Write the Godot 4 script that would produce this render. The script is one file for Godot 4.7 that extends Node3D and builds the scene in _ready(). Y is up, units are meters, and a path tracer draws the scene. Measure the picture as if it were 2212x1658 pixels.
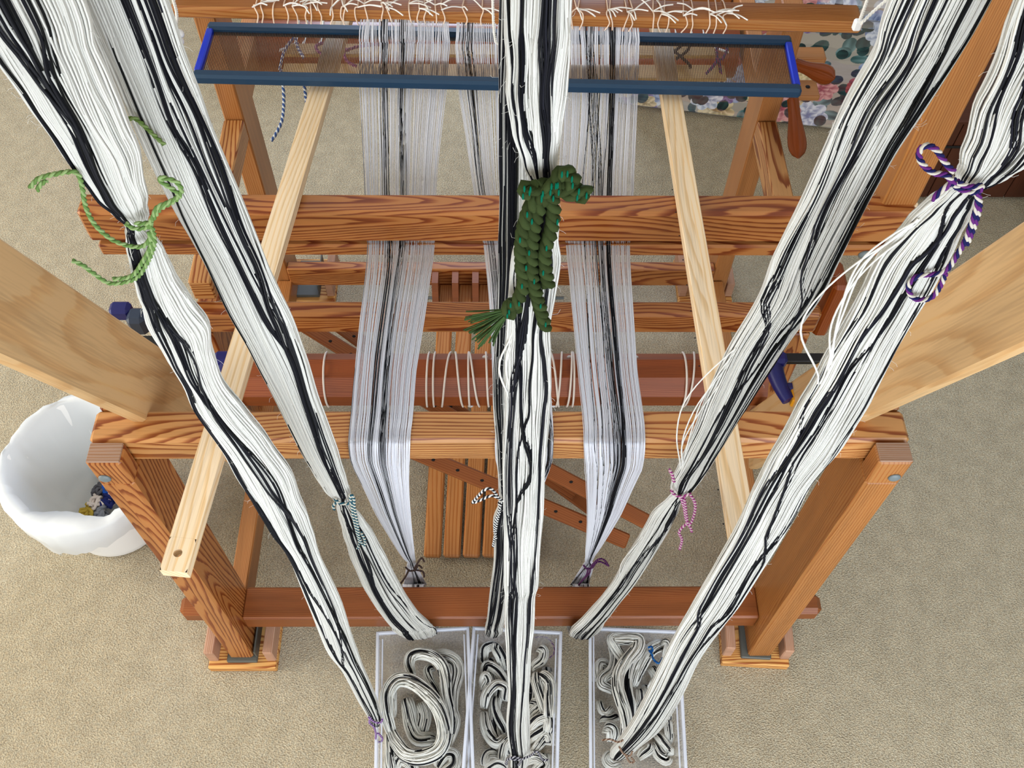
extends Node3D

# Weaving loom seen from above, its warp drawn over a trapeze: metres, y up, z towards the viewer.

class MB:
	var v := PackedVector3Array()
	var n := PackedVector3Array()
	var uv := PackedVector2Array()
	var c := PackedColorArray()
	var ix := PackedInt32Array()
	func vert(p: Vector3, nn: Vector3, t: Vector2, col := Color.WHITE) -> int:
		v.append(p)
		n.append(nn)
		uv.append(t)
		c.append(col)
		return v.size() - 1
	func tri(a: int, b: int, d: int) -> void:
		# front faces run clockwise: flip when the right-hand normal agrees with the wanted one
		var g: Vector3 = (v[b] - v[a]).cross(v[d] - v[a])
		if g.dot(n[a] + n[b] + n[d]) > 0.0:
			ix.append_array(PackedInt32Array([a, d, b]))
		else:
			ix.append_array(PackedInt32Array([a, b, d]))
	func quad(a: int, b: int, d: int, e: int) -> void:
		tri(a, b, d)
		tri(a, d, e)
	func mesh() -> ArrayMesh:
		var arr := []
		arr.resize(Mesh.ARRAY_MAX)
		arr[Mesh.ARRAY_VERTEX] = v
		arr[Mesh.ARRAY_NORMAL] = n
		arr[Mesh.ARRAY_TEX_UV] = uv
		arr[Mesh.ARRAY_COLOR] = c
		arr[Mesh.ARRAY_INDEX] = ix
		var m := ArrayMesh.new()
		m.add_surface_from_arrays(Mesh.PRIMITIVE_TRIANGLES, arr)
		return m

var rng := RandomNumberGenerator.new()
var taken := {}
var M := {}

func rf(a: float, b: float) -> float:
	return rng.randf_range(a, b)

func named(called: String) -> String:
	if not taken.has(called):
		taken[called] = 0
		return called
	taken[called] += 1
	return "%s_%03d" % [called, taken[called]]

func tag(o: Node, label: String, category: String, group := "") -> void:
	o.set_meta("label", label)
	o.set_meta("category", category)
	if group != "":
		o.set_meta("group", group)

func thing(called: String, label: String, category: String, at := Vector3.ZERO, group := "") -> Node3D:
	var o := Node3D.new()
	o.name = named(called)
	add_child(o, true)
	o.position = at
	tag(o, label, category, group)
	return o

func put(called: String, b: MB, mat: Material, parent: Node = null) -> MeshInstance3D:
	return put_mesh(called, b.mesh(), mat, parent)

func put_mesh(called: String, m: Mesh, mat: Material, parent: Node = null) -> MeshInstance3D:
	var o := MeshInstance3D.new()
	o.mesh = m
	o.material_override = mat
	o.cast_shadow = GeometryInstance3D.SHADOW_CASTING_SETTING_ON
	if parent == null:
		o.name = named(called)
		add_child(o, true)
	else:
		o.name = called
		parent.add_child(o, true)
	return o

func structure(called: String, b: MB, mat: Material) -> MeshInstance3D:
	var o := put(called, b, mat)
	o.set_meta("kind", "structure")
	return o

# ---- shapes -------------------------------------------------------------
# chamfered box; the grain (u) runs along axis ax; t places it
func box(b: MB, at: Vector3, size: Vector3, ax := 0, ch := 0.003, t := Transform3D.IDENTITY) -> void:
	var h := size * 0.5
	ch = minf(ch, minf(h.x, minf(h.y, h.z)) * 0.45)
	var uo := 0.91 + rf(-0.18, 0.18)
	var vo := rf(0.0, 7.0)
	var m1 := (ax + 1) % 3
	var m2 := (ax + 2) % 3
	var uvf := func(p: Vector3, k: int) -> Vector2:
		if k == ax:
			return Vector2(uo + p[m1] * 0.6, vo + p[m2])
		var vv: float = p[m2] if k == m1 else p[m1]
		return Vector2(uo + p[ax], vo + vv + 0.31 * float(k))
	var corner := func(s: Vector3, k: int) -> Vector3:
		var q := Vector3(s.x * (h.x - ch), s.y * (h.y - ch), s.z * (h.z - ch))
		q[k] = s[k] * h[k]
		return q
	for k in 3:
		for sg in [-1.0, 1.0]:
			var nn := Vector3.ZERO
			nn[k] = sg
			var a := (k + 1) % 3
			var d := (k + 2) % 3
			var id := []
			for q in [[-1.0, -1.0], [1.0, -1.0], [1.0, 1.0], [-1.0, 1.0]]:
				var s := Vector3.ZERO
				s[k] = sg
				s[a] = q[0]
				s[d] = q[1]
				var p: Vector3 = corner.call(s, k)
				id.append(b.vert(t * (at + p), t.basis * nn, uvf.call(p, k)))
			b.quad(id[0], id[1], id[2], id[3])
	if ch <= 0.0:
		return
	for k in 3:
		var a := (k + 1) % 3
		var d := (k + 2) % 3
		for sa in [-1.0, 1.0]:
			for sd in [-1.0, 1.0]:
				var nn := Vector3.ZERO
				nn[a] = sa
				nn[d] = sd
				nn = nn.normalized()
				var id := []
				for q in [[-1.0, a], [1.0, a], [1.0, d], [-1.0, d]]:
					var s := Vector3.ZERO
					s[k] = q[0]
					s[a] = sa
					s[d] = sd
					var p: Vector3 = corner.call(s, q[1])
					id.append(b.vert(t * (at + p), t.basis * nn, uvf.call(p, a if a != ax else d)))
				b.quad(id[0], id[1], id[2], id[3])
	for sx in [-1.0, 1.0]:
		for sy in [-1.0, 1.0]:
			for sz in [-1.0, 1.0]:
				var s := Vector3(sx, sy, sz)
				var id := []
				for k in 3:
					var p: Vector3 = corner.call(s, k)
					id.append(b.vert(t * (at + p), t.basis * s.normalized(), uvf.call(p, m1)))
				b.tri(id[0], id[1], id[2])

func span(x0: float, x1: float, y0: float, y1: float, z0: float, z1: float, ax := 0, ch := 0.003, b: MB = null) -> MB:
	if b == null:
		b = MB.new()
	box(b, Vector3(x0 + x1, y0 + y1, z0 + z1) * 0.5, Vector3(x1 - x0, y1 - y0, z1 - z0), ax, ch)
	return b

# tube through points, with a radius at each
func tube(b: MB, p: PackedVector3Array, r: PackedFloat32Array, sides: int, col := Color.WHITE, caps := false) -> void:
	var n := p.size()
	if n < 2:
		return
	var first := b.v.size()
	var up := Vector3(0.13, 0.2, 0.97)
	var length := 0.0
	for i in n:
		var tg: Vector3 = (p[mini(i + 1, n - 1)] - p[maxi(i - 1, 0)]).normalized()
		var a := tg.cross(up)
		if a.length_squared() < 1e-6:
			a = tg.cross(Vector3(0.97, 0.2, 0.13))
		a = a.normalized()
		var d := tg.cross(a)
		up = -d if d.dot(up) < 0.0 else d
		d = up
		a = d.cross(tg)
		if i > 0:
			length += p[i].distance_to(p[i - 1])
		var rr: float = r[i] if r.size() > 1 else r[0]
		for k in sides:
			var w := TAU * float(k) / float(sides)
			var q := a * cos(w) + d * sin(w)
			b.v.append(p[i] + q * rr)
			b.n.append(q)
			b.uv.append(Vector2(length, float(k) / float(sides)))
			b.c.append(col)
	var g := (b.v[first + 1] - b.v[first]).cross(b.v[first + sides] - b.v[first])
	var turned := g.dot(b.n[first] + b.n[first + 1]) > 0.0
	for i in n - 1:
		for k in sides:
			var k2 := (k + 1) % sides
			var o := first + i * sides
			if turned:
				b.ix.append_array(PackedInt32Array([o + k, o + sides + k, o + k2, o + k2, o + sides + k, o + sides + k2]))
			else:
				b.ix.append_array(PackedInt32Array([o + k, o + k2, o + sides + k, o + k2, o + sides + k2, o + sides + k]))
	if caps:
		for e in [0, n - 1]:
			var tg: Vector3 = (p[1] - p[0]).normalized() * -1.0 if e == 0 else (p[n - 1] - p[n - 2]).normalized()
			var m := b.vert(p[e], tg, Vector2.ZERO, col)
			var ring := []
			for k in sides:
				ring.append(b.vert(b.v[first + e * sides + k], tg, Vector2.ZERO, col))
			for k in sides:
				b.tri(m, ring[k], ring[(k + 1) % sides])

func smooth_path(flat: Array, sub: int) -> PackedVector3Array:
	var k := PackedVector3Array()
	for i in range(0, flat.size() - 2, 3):
		k.append(Vector3(flat[i], flat[i + 1], flat[i + 2]))
	return smooth_points(k, sub)

func smooth_points(k: PackedVector3Array, sub: int) -> PackedVector3Array:
	var out := PackedVector3Array()
	var n := k.size()
	for i in n - 1:
		var a := k[maxi(i - 1, 0)]
		var d := k[mini(i + 2, n - 1)]
		for j in sub:
			out.append(k[i].cubic_interpolate(k[i + 1], a, d, float(j) / float(sub)))
	out.append(k[n - 1])
	return out

# lathe about y: profile of (radius, height); wobble lets a hem wander
func lathe(b: MB, prof: Array, sides: int, at := Vector3.ZERO, col := Color.WHITE) -> void:
	var first := b.v.size()
	var n := prof.size()
	for i in n:
		var p0: Vector2 = prof[maxi(i - 1, 0)]
		var p1: Vector2 = prof[mini(i + 1, n - 1)]
		var tg := (p1 - p0).normalized()
		var nr := Vector2(tg.y, -tg.x)
		for k in sides + 1:
			var w := TAU * float(k) / float(sides)
			var dir := Vector3(cos(w), 0, sin(w))
			b.vert(at + dir * prof[i].x + Vector3(0, prof[i].y, 0), (dir * nr.x + Vector3(0, nr.y, 0)).normalized(), Vector2(w, prof[i].y), col)
	for i in n - 1:
		for k in sides:
			var o := first + i * (sides + 1) + k
			b.quad(o, o + 1, o + sides + 2, o + sides + 1)

# polygon (in the z-y plane) carried along x
func extrude_x(b: MB, poly: PackedVector2Array, x0: float, x1: float) -> void:
	var n := poly.size()
	var uo := 0.91 + rf(-0.18, 0.18)
	var vo := rf(0.0, 7.0)
	var area := 0.0
	for i in n:
		area += poly[i].cross(poly[(i + 1) % n])
	var run := 0.0
	for i in n:
		var p := poly[i]
		var q := poly[(i + 1) % n]
		var e := q - p
		var nn := Vector3(0, -e.x, e.y).normalized() * signf(area)
		var l := e.length()
		var a := b.vert(Vector3(x0, p.y, p.x), nn, Vector2(uo + x0, vo + run))
		var c := b.vert(Vector3(x1, p.y, p.x), nn, Vector2(uo + x1, vo + run))
		var d := b.vert(Vector3(x1, q.y, q.x), nn, Vector2(uo + x1, vo + run + l))
		var f := b.vert(Vector3(x0, q.y, q.x), nn, Vector2(uo + x0, vo + run + l))
		b.quad(a, c, d, f)
		run += l
	var tris := Geometry2D.triangulate_polygon(poly)
	for s in [x0, x1]:
		var nn := Vector3.LEFT if s == x0 else Vector3.RIGHT
		var id := []
		for p in poly:
			id.append(b.vert(Vector3(s, p.y, p.x), nn, Vector2(uo + p.x, vo + p.y)))
		for i in range(0, tris.size(), 3):
			b.tri(id[tris[i]], id[tris[i + 1]], id[tris[i + 2]])

func ball(b: MB, at: Vector3, r: Vector3, col := Color.WHITE) -> void:
	var first := b.v.size()
	for i in 9:
		var a := PI * float(i) / 8.0
		for k in 13:
			var w := TAU * float(k) / 12.0
			var d := Vector3(sin(a) * cos(w), cos(a), sin(a) * sin(w))
			b.vert(at + d * r, (d / r).normalized(), Vector2(w, a), col)
	for i in 8:
		for k in 12:
			var o := first + i * 13 + k
			b.quad(o, o + 1, o + 14, o + 13)

# ---- yarn ---------------------------------------------------------------
const YARN_WHITE := Color(0.76, 0.745, 0.695)
const YARN_COOL_LIT := Color(0.90, 0.90, 0.95)  # same yarn; the cool daylight on the spread warp is put into this white
const BLACK := Color(0.016, 0.016, 0.019)

# keys: x, y, z, half width at each row. stripes: count, spread, then (row, place across) pairs.
func lane(st: Array, row: float) -> float:
	var i := 2
	while i + 3 < st.size() and st[i + 2] < row:
		i += 2
	if i + 3 >= st.size():
		return st[st.size() - 1]
	return lerpf(st[i + 1], st[i + 3], smoothstep(st[i], st[i + 2], row))

func skein(parent: Node3D, keys: Array, stripes: Array, white: int, r: float, thick: float, sub: int, wander: float, tint: Color, flat := false, strays := []) -> void:
	var kc := PackedVector3Array()
	var kw := PackedFloat32Array()
	for i in range(0, keys.size(), 4):
		kc.append(Vector3(keys[i], keys[i + 1], keys[i + 2]))
		kw.append(keys[i + 3])
	var nk := kc.size()
	var n := (nk - 1) * sub + 1
	var cs := PackedVector3Array()
	var hw := PackedFloat32Array()
	var th := PackedFloat32Array()
	var nr := PackedVector3Array()
	for i in n:
		var k := mini(i / sub, nk - 2)
		var f := float(i - k * sub) / float(sub)
		cs.append(kc[k].cubic_interpolate(kc[k + 1], kc[maxi(k - 1, 0)], kc[mini(k + 2, nk - 1)], f))
		var w := lerpf(kw[k], kw[k + 1], smoothstep(0.0, 1.0, f)) if not flat else lerpf(kw[k], kw[k + 1], f)
		hw.append(w)
		th.append(thick if flat else clampf(w * 0.55, 0.006, thick))
	var eye := Vector3(0, 2.08, 0.642)
	for i in n:
		var tg := (cs[mini(i + 1, n - 1)] - cs[maxi(i - 1, 0)]).normalized()
		var q := Vector3.RIGHT.cross(tg).normalized()
		nr.append(q if q.dot(Vector3(0, 0.8, 1)) > 0.0 else -q)
	var total := white
	for s in stripes:
		if not flat:
			s[0] = int(s[0] * 1.05)
		total += int(s[0])
	var bw := MB.new()
	var bb := MB.new()
	var flow := FastNoiseLite.new()
	flow.seed = total + nk
	flow.frequency = 1.0
	flow.fractal_octaves = 2
	var front := int(white * 0.55)
	for j in total:
		var dark := j >= white
		var st: Array = []
		if dark:
			var left := j - white
			for s in stripes:
				if left < int(s[0]):
					st = s
					break
				left -= int(s[0])
		var u0 := rf(-1.0, 1.0)
		var v0 := rf(-1.0, 1.0)
		if not dark and j < front:
			v0 = rf(0.80, 1.0)
			u0 = -1.0 + 2.0 * (float(j) + rf(0.1, 0.9)) / front
		if dark:
			u0 = rf(-1.0, 1.0)
			v0 = rf(0.85, 1.2)
		if flat and not dark:
			u0 = -1.0 + 2.0 * (float(j) + rf(0.0, 1.0)) / float(white)
		var p1 := rf(0.0, TAU)
		var p2 := rf(0.0, TAU)
		if dark and not flat:
			u0 *= 1.15
		var f1 := rf(0.03, 0.09) * 5.0 / sub
		var f2 := rf(0.10, 0.25) * 5.0 / sub
		var wa := wander * rf(0.2, 1.4)
		if flat and not dark:
			u0 += 0.035 * flow.get_noise_1d(u0 * 9.0)
		var shade := rf(0.90, 1.04)
		var col := BLACK * rf(0.7, 1.8) if dark else tint * shade
		col.a = 1.0
		var pts := PackedVector3Array()
		for i in n:
			var u := u0
			if dark:
				u = lane(st, float(i) / sub) + float(st[1]) * u0
			u += 0.3 * wa * sin(f1 * i + p1) + 0.12 * wa * sin(f2 * i + p2) + 1.5 * wander * flow.get_noise_2d(u * 1.6, i * 0.055)
			u = clampf(u, -1.03, 1.03)
			var bow := sqrt(maxf(0.06, 1.0 - u * u))
			var v := v0 * bow + 0.10 * sin(f2 * i * 0.7 + p1)
			pts.append(cs[i] + Vector3(hw[i] * u, 0, 0) + nr[i] * th[i] * v)
		tube(bb if dark else bw, pts, PackedFloat32Array([r * rf(0.85, 1.15)]), 3, col)
	if not flat:
		for j in 120:
			var i := rng.randi() % (n - 2) + 1
			var u := (1.0 if rf(0, 1) < 0.5 else -1.0) * rf(0.92, 1.0) if j % 3 > 0 else rf(-0.9, 0.9)
			var p := cs[i] + Vector3(hw[i] * u, 0, 0) + nr[i] * th[i] * sqrt(maxf(0.0, 1.0 - u * u))
			var along := (cs[i + 1] - cs[i - 1]).normalized() * rf(-1.0, 1.0)
			var out := (Vector3(signf(u) * absf(u), 0, 0) + nr[i] * rf(0.1, 0.8)).normalized()
			var l := rf(0.003, 0.010)
			tube(bw, PackedVector3Array([p, p + (along * 0.5 + out * 0.6) * l, p + (along * 1.3 + out * 0.8) * l]), PackedFloat32Array([0.00011]), 3, tint)
	for s in strays:
		# a few yarns that have slipped out sideways: from row, to row, place across, how far out (m), count
		for j in int(s[4]):
			var pts := PackedVector3Array()
			var a := int(float(s[0]) * sub)
			var z := mini(int(float(s[1]) * sub), n - 1)
			var far: float = s[3] * rf(0.35, 1.0) if j > 0 else s[3]
			var skew := rf(0.7, 1.4)
			for i in range(a, z + 1):
				var f := pow(float(i - a) / float(z - a), skew)
				var u: float = s[2] + 0.08 * j
				pts.append(cs[i] + Vector3(hw[i] * u + far * pow(sin(PI * f), 1.5), 0, 0) + nr[i] * th[i] * 0.5)
			tube(bw, pts, PackedFloat32Array([r]), 4, tint)
	put("white_strands", bw, M.yarn, parent).set_meta("kind", "stuff")
	put("black_strands", bb, M.yarn, parent).set_meta("kind", "stuff")

# one loop of a bundle lying in a box: half width, share of black, then points
func loop_of_yarn(parent: Node3D, d: Array) -> void:
	var hw: float = d[0]
	var dark: float = d[1]
	var cs := smooth_path(d.slice(2), 5)
	var n := cs.size()
	var b := MB.new()
	var count := 40
	var lo := rf(-0.7, 0.5)
	for j in count + 16:
		var ang := TAU * float(j) / count + rf(-0.1, 0.1)
		var rad := 1.0
		if j >= count:
			ang = rf(0.0, TAU)
			rad = rf(0.75, 1.04)
		var u0 := cos(ang)
		var is_dark := u0 > lo and u0 < lo + 1.1 * dark
		if rf(0, 1) < 0.03:
			is_dark = true
		var col := BLACK * rf(0.7, 1.8) if is_dark else Color(0.82, 0.81, 0.75) * rf(0.92, 1.03)
		col.a = 1.0
		var p1 := rf(0, TAU)
		var tw := rf(0.15, 0.3)
		var pts := PackedVector3Array()
		for i in n:
			var tg := (cs[mini(i + 1, n - 1)] - cs[maxi(i - 1, 0)]).normalized()
			var side := tg.cross(Vector3.UP).normalized()
			var a := ang + tw * sin(0.16 * i + p1) + 0.03 * i
			var swell := 1.0 - 0.35 * pow(absf(2.0 * float(i) / (n - 1) - 1.0), 6.0)
			pts.append(cs[i] + side * cos(a) * hw * rad * swell + Vector3.UP * sin(a) * hw * 0.75 * rad * swell + Vector3(0, 0.003 * sin(0.4 * i + p1) - 0.022 * pow(absf(2.0 * float(i) / (n - 1) - 1.0), 5.0), 0))
		tube(b, pts, PackedFloat32Array([0.00125]), 3, col)
	put("yarn_loop", b, M.yarn, parent).set_meta("kind", "stuff")

# twisted cord: plies wound round each path
func cord(b: MB, flat: Array, r: float, cols: Array, pitch: float, sub := 6) -> void:
	var k := smooth_path(flat, sub)
	# resample evenly
	var pts := PackedVector3Array([k[0]])
	var step := pitch / 7.0
	for i in range(1, k.size()):
		var a := pts[pts.size() - 1]
		var l := a.distance_to(k[i])
		while l >= step:
			a = a.move_toward(k[i], step)
			pts.append(a)
			l = a.distance_to(k[i])
	if pts.size() < 3:
		return
	var m := cols.size()
	var pr := r * (0.58 if m == 2 else 0.52)
	for q in m:
		var out := PackedVector3Array()
		var up := Vector3(0.2, 0.1, 0.97)
		for i in pts.size():
			var tg := (pts[mini(i + 1, pts.size() - 1)] - pts[maxi(i - 1, 0)]).normalized()
			var a := tg.cross(up).normalized()
			up = a.cross(tg).normalized()
			var w := TAU * (float(i) / 7.0 + float(q) / m)
			out.append(pts[i] + (a * cos(w) + up * sin(w)) * (r - pr))
		var cc: Color = cols[q]
		tube(b, out, PackedFloat32Array([pr]), 6, cc, true)

func tie(parent: Node3D, label: String, lists: Array, r: float, cols: Array, pitch: float, called := "tie_cord") -> Node3D:
	var o: MeshInstance3D
	for i in lists.size():
		var b := MB.new()
		cord(b, lists[i], r, cols, pitch)
		if i == 0:
			o = put(called, b, M.cord, parent)
			o.set_meta("label", label)
		else:
			put("cord_end", b, M.cord, o)
	return o

# ---- textures -------------------------------------------------------------
func wood_image(w: int, h: int, rings: float, waver: float, lo: Color, hi: Color, sd: int) -> Texture2D:
	var nz := FastNoiseLite.new()
	nz.seed = sd
	nz.noise_type = FastNoiseLite.TYPE_SIMPLEX
	nz.frequency = 1.0
	nz.fractal_octaves = 2
	var n2 := FastNoiseLite.new()
	n2.seed = sd + 5
	n2.frequency = 1.0
	n2.fractal_octaves = 1
	var im := Image.create(w, h, false, Image.FORMAT_RGB8)
	for y in h:
		var v := float(y) / h
		for x in w:
			var u := float(x) / w
			var d := nz.get_noise_2d(u * 1.5 + 3.0, v * 1.8)
			var q := v * rings + waver * d + 0.09 * n2.get_noise_2d(u * 22.0, v * 60.0)
			var f := q - floorf(q)
			var late := smoothstep(0.40, 0.88, f) * (1.0 - smoothstep(0.90, 1.0, f))
			var fib := n2.get_noise_2d(u * 18.0 + 9.0, v * 300.0) * 0.07 + n2.get_noise_2d(u * 3.0, v * 9.0) * 0.08
			var c := lo.lerp(hi, late) * (1.0 + fib)
			im.set_pixel(x, y, c.clamp())
	return ImageTexture.create_from_image(im)

func wood(tex: Texture2D, tint: Color, rough: float, vs := 4.0) -> StandardMaterial3D:
	var m := StandardMaterial3D.new()
	m.albedo_texture = tex
	m.albedo_color = tint
	m.roughness = rough
	m.uv1_scale = Vector3(0.55, vs, 1.0)
	m.metallic_specular = 0.45
	return m

func plain(col: Color, rough := 0.7, spec := 0.5) -> StandardMaterial3D:
	var m := StandardMaterial3D.new()
	m.albedo_color = col
	m.roughness = rough
	m.metallic_specular = spec
	return m

func carpet() -> StandardMaterial3D:
	var s := 1024
	var a := FastNoiseLite.new()
	a.seed = 3
	a.noise_type = FastNoiseLite.TYPE_CELLULAR
	a.cellular_return_type = FastNoiseLite.RETURN_DISTANCE
	a.frequency = 0.16
	var d := FastNoiseLite.new()
	d.seed = 8
	d.frequency = 0.14
	d.fractal_octaves = 3
	var e := FastNoiseLite.new()
	e.seed = 12
	e.frequency = 0.012
	var im := Image.create(s, s, false, Image.FORMAT_RGB8)
	var hm := Image.create(s, s, false, Image.FORMAT_RGB8)
	for y in s:
		for x in s:
			var c := 1.0 + a.get_noise_2d(x, y) 
			var f := d.get_noise_2d(x * 1.0, y * 1.3)
			var t := clampf(0.86 + 0.19 * f - 0.10 * c + 0.05 * e.get_noise_2d(x, y), 0.0, 1.0)
			var g := d.get_noise_2d(x * 0.5 + 700.0, y * 0.5)
			im.set_pixel(x, y, Color(t, t * (0.985 + 0.03 * g), t * (0.96 + 0.06 * g)).clamp())
			var hh := clampf(0.65 + 0.5 * f - 0.35 * c, 0.0, 1.0)
			hm.set_pixel(x, y, Color(hh, hh, hh))
	var m := StandardMaterial3D.new()
	m.albedo_texture = ImageTexture.create_from_image(im)
	m.albedo_color = Color(0.83, 0.782, 0.682)
	m.roughness = 1.0
	m.metallic_specular = 0.1
	m.uv1_triplanar = true
	m.uv1_world_triplanar = true
	m.uv1_scale = Vector3(1.45, 1.45, 1.45)
	m.heightmap_enabled = true
	m.heightmap_texture = ImageTexture.create_from_image(hm)
	m.heightmap_scale = 0.32
	return m

# printed cotton: roses, leaves and cream ground
func floral() -> StandardMaterial3D:
	var s := 640
	var im := Image.create(s, s, false, Image.FORMAT_RGB8)
	im.fill(Color(0.66, 0.63, 0.58))
	var g := RandomNumberGenerator.new()
	g.seed = 77
	var petal := func(cx: float, cy: float, ang: float, l: float, w: float, c0: Color, c1: Color) -> void:
		var ca := cos(ang)
		var sa := sin(ang)
		var r := int(l) + 2
		for dy in range(-r, r + 1):
			for dx in range(-r, r + 1):
				var a := (dx * ca + dy * sa) / l
				var b := (-dx * sa + dy * ca) / w
				var q := (a - 0.5) * (a - 0.5) * 4.0 + b * b
				if q < 1.0:
					var c := c0.lerp(c1, clampf(a + 0.3 * sin(b * 5.0), 0.0, 1.0))
					im.set_pixel(posmod(int(cx) + dx, s), posmod(int(cy) + dy, s), c)
	var reds := [[Color(0.32, 0.08, 0.10), Color(0.66, 0.30, 0.31)], [Color(0.55, 0.25, 0.30), Color(0.83, 0.62, 0.60)], [Color(0.25, 0.30, 0.48), Color(0.62, 0.68, 0.80)], [Color(0.42, 0.48, 0.62), Color(0.85, 0.87, 0.90)], [Color(0.55, 0.47, 0.30), Color(0.87, 0.80, 0.64)], [Color(0.30, 0.20, 0.38), Color(0.55, 0.48, 0.66)]]
	for i in 330:
		var cx := g.randf_range(0, s)
		var cy := g.randf_range(0, s)
		var a := g.randf_range(0, TAU)
		var teal := g.randf() < 0.65
		var dk := Color(0.05, 0.14, 0.15) if teal else Color(0.16, 0.30, 0.30)
		var lt := Color(0.13, 0.28, 0.27) if teal else Color(0.45, 0.58, 0.58)
		petal.call(cx, cy, a, g.randf_range(24, 46), g.randf_range(9, 17), dk, lt)
	for i in 90:
		var cx := g.randf_range(0, s)
		var cy := g.randf_range(0, s)
		var k: Array = reds[g.randi() % reds.size()]
		var r := g.randf_range(26, 50)
		for ring in 3:
			var np := 7 - ring
			for j in np:
				var a := TAU * j / np + ring * 0.5 + g.randf_range(-0.2, 0.2)
				petal.call(cx, cy, a, r * (1.0 - 0.28 * ring), r * 0.36 * (1.0 - 0.2 * ring), k[0], k[1])
		petal.call(cx, cy, 0.3, 5.0, 4.0, k[0], k[0] * 1.3)
	for i in 120:
		petal.call(g.randf_range(0, s), g.randf_range(0, s), g.randf_range(0, TAU), g.randf_range(22, 40), g.randf_range(8, 15), Color(0.04, 0.11, 0.12), Color(0.12, 0.26, 0.25))
	var m := StandardMaterial3D.new()
	m.albedo_texture = ImageTexture.create_from_image(im)
	m.roughness = 0.9
	m.uv1_triplanar = true
	m.uv1_world_triplanar = true
	m.uv1_scale = Vector3(1.25, 1.25, 1.25)
	return m

func _ready() -> void:
	rng.seed = 41
	# camera
	var cam := Camera3D.new()
	cam.name = "camera"
	add_child(cam)
	var pitch := deg_to_rad(33.03)
	var yaw := atan(23.0 / 2108.0)
	var ahead0 := Vector3(0, -cos(pitch), -sin(pitch))
	var up := Vector3(0, sin(pitch), -cos(pitch))
	var ahead := ahead0 * cos(yaw) + Vector3.RIGHT * sin(yaw)
	var right := Vector3.RIGHT * cos(yaw) - ahead0 * sin(yaw)
	cam.transform = Transform3D(Basis(right, up, -ahead), Vector3(0, 2.08, 0.642))
	cam.fov = rad_to_deg(2.0 * atan(829.0 / 2108.0))
	cam.near = 0.02
	cam.far = 60.0
	cam.current = true
	# sky, exposure
	var we := WorldEnvironment.new()
	we.name = "environment"
	var env := Environment.new()
	env.background_mode = Environment.BG_SKY
	var sky := Sky.new()
	var sm := ProceduralSkyMaterial.new()
	sm.sky_top_color = Color(0.55, 0.70, 0.95)
	sm.sky_horizon_color = Color(0.88, 0.92, 1.0)
	sm.ground_bottom_color = Color(0.45, 0.45, 0.40)
	sm.ground_horizon_color = Color(0.70, 0.70, 0.68)
	sm.sky_energy_multiplier = 1.0
	sky.sky_material = sm
	env.sky = sky
	env.tonemap_mode = Environment.TONE_MAPPER_LINEAR
	env.tonemap_exposure = 0.47
	env.sdfgi_enabled = true
	env.ssao_enabled = true
	env.ssil_enabled = true
	we.environment = env
	add_child(we)
	# daylight through the two windows
	daylight("window_light_left", Vector3(-3.46, 1.55, 0.0), Vector3(0.92, -0.26, -0.02), Vector2(2.4, 1.5), 25.0, Color(1.0, 0.985, 0.95))
	daylight("window_light_front", Vector3(0.6, 1.25, 1.62), Vector3(-0.03, -0.38, -1.0), Vector2(2.5, 1.5), 13.5, Color(0.93, 0.965, 1.0))
	daylight("window_light_back", Vector3(-0.1, 1.75, -3.34), Vector3(0.0, -0.35, 1.0), Vector2(1.4, 1.0), 13.0, Color(0.80, 0.88, 1.0))
	materials()
	room()
	loom()
	sticks_and_reed()
	trapeze()
	boxes_and_bin()
	background()
	yarns()

func daylight(called: String, at: Vector3, dir: Vector3, size: Vector2, energy: float, col: Color) -> void:
	var l := AreaLight3D.new()
	l.name = called
	l.area_size = size
	l.light_energy = energy
	l.light_color = col
	l.area_range = 12.0
	l.area_attenuation = 2.0
	l.shadow_enabled = true
	add_child(l)
	l.look_at_from_position(at, at + dir, Vector3.UP)

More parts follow.
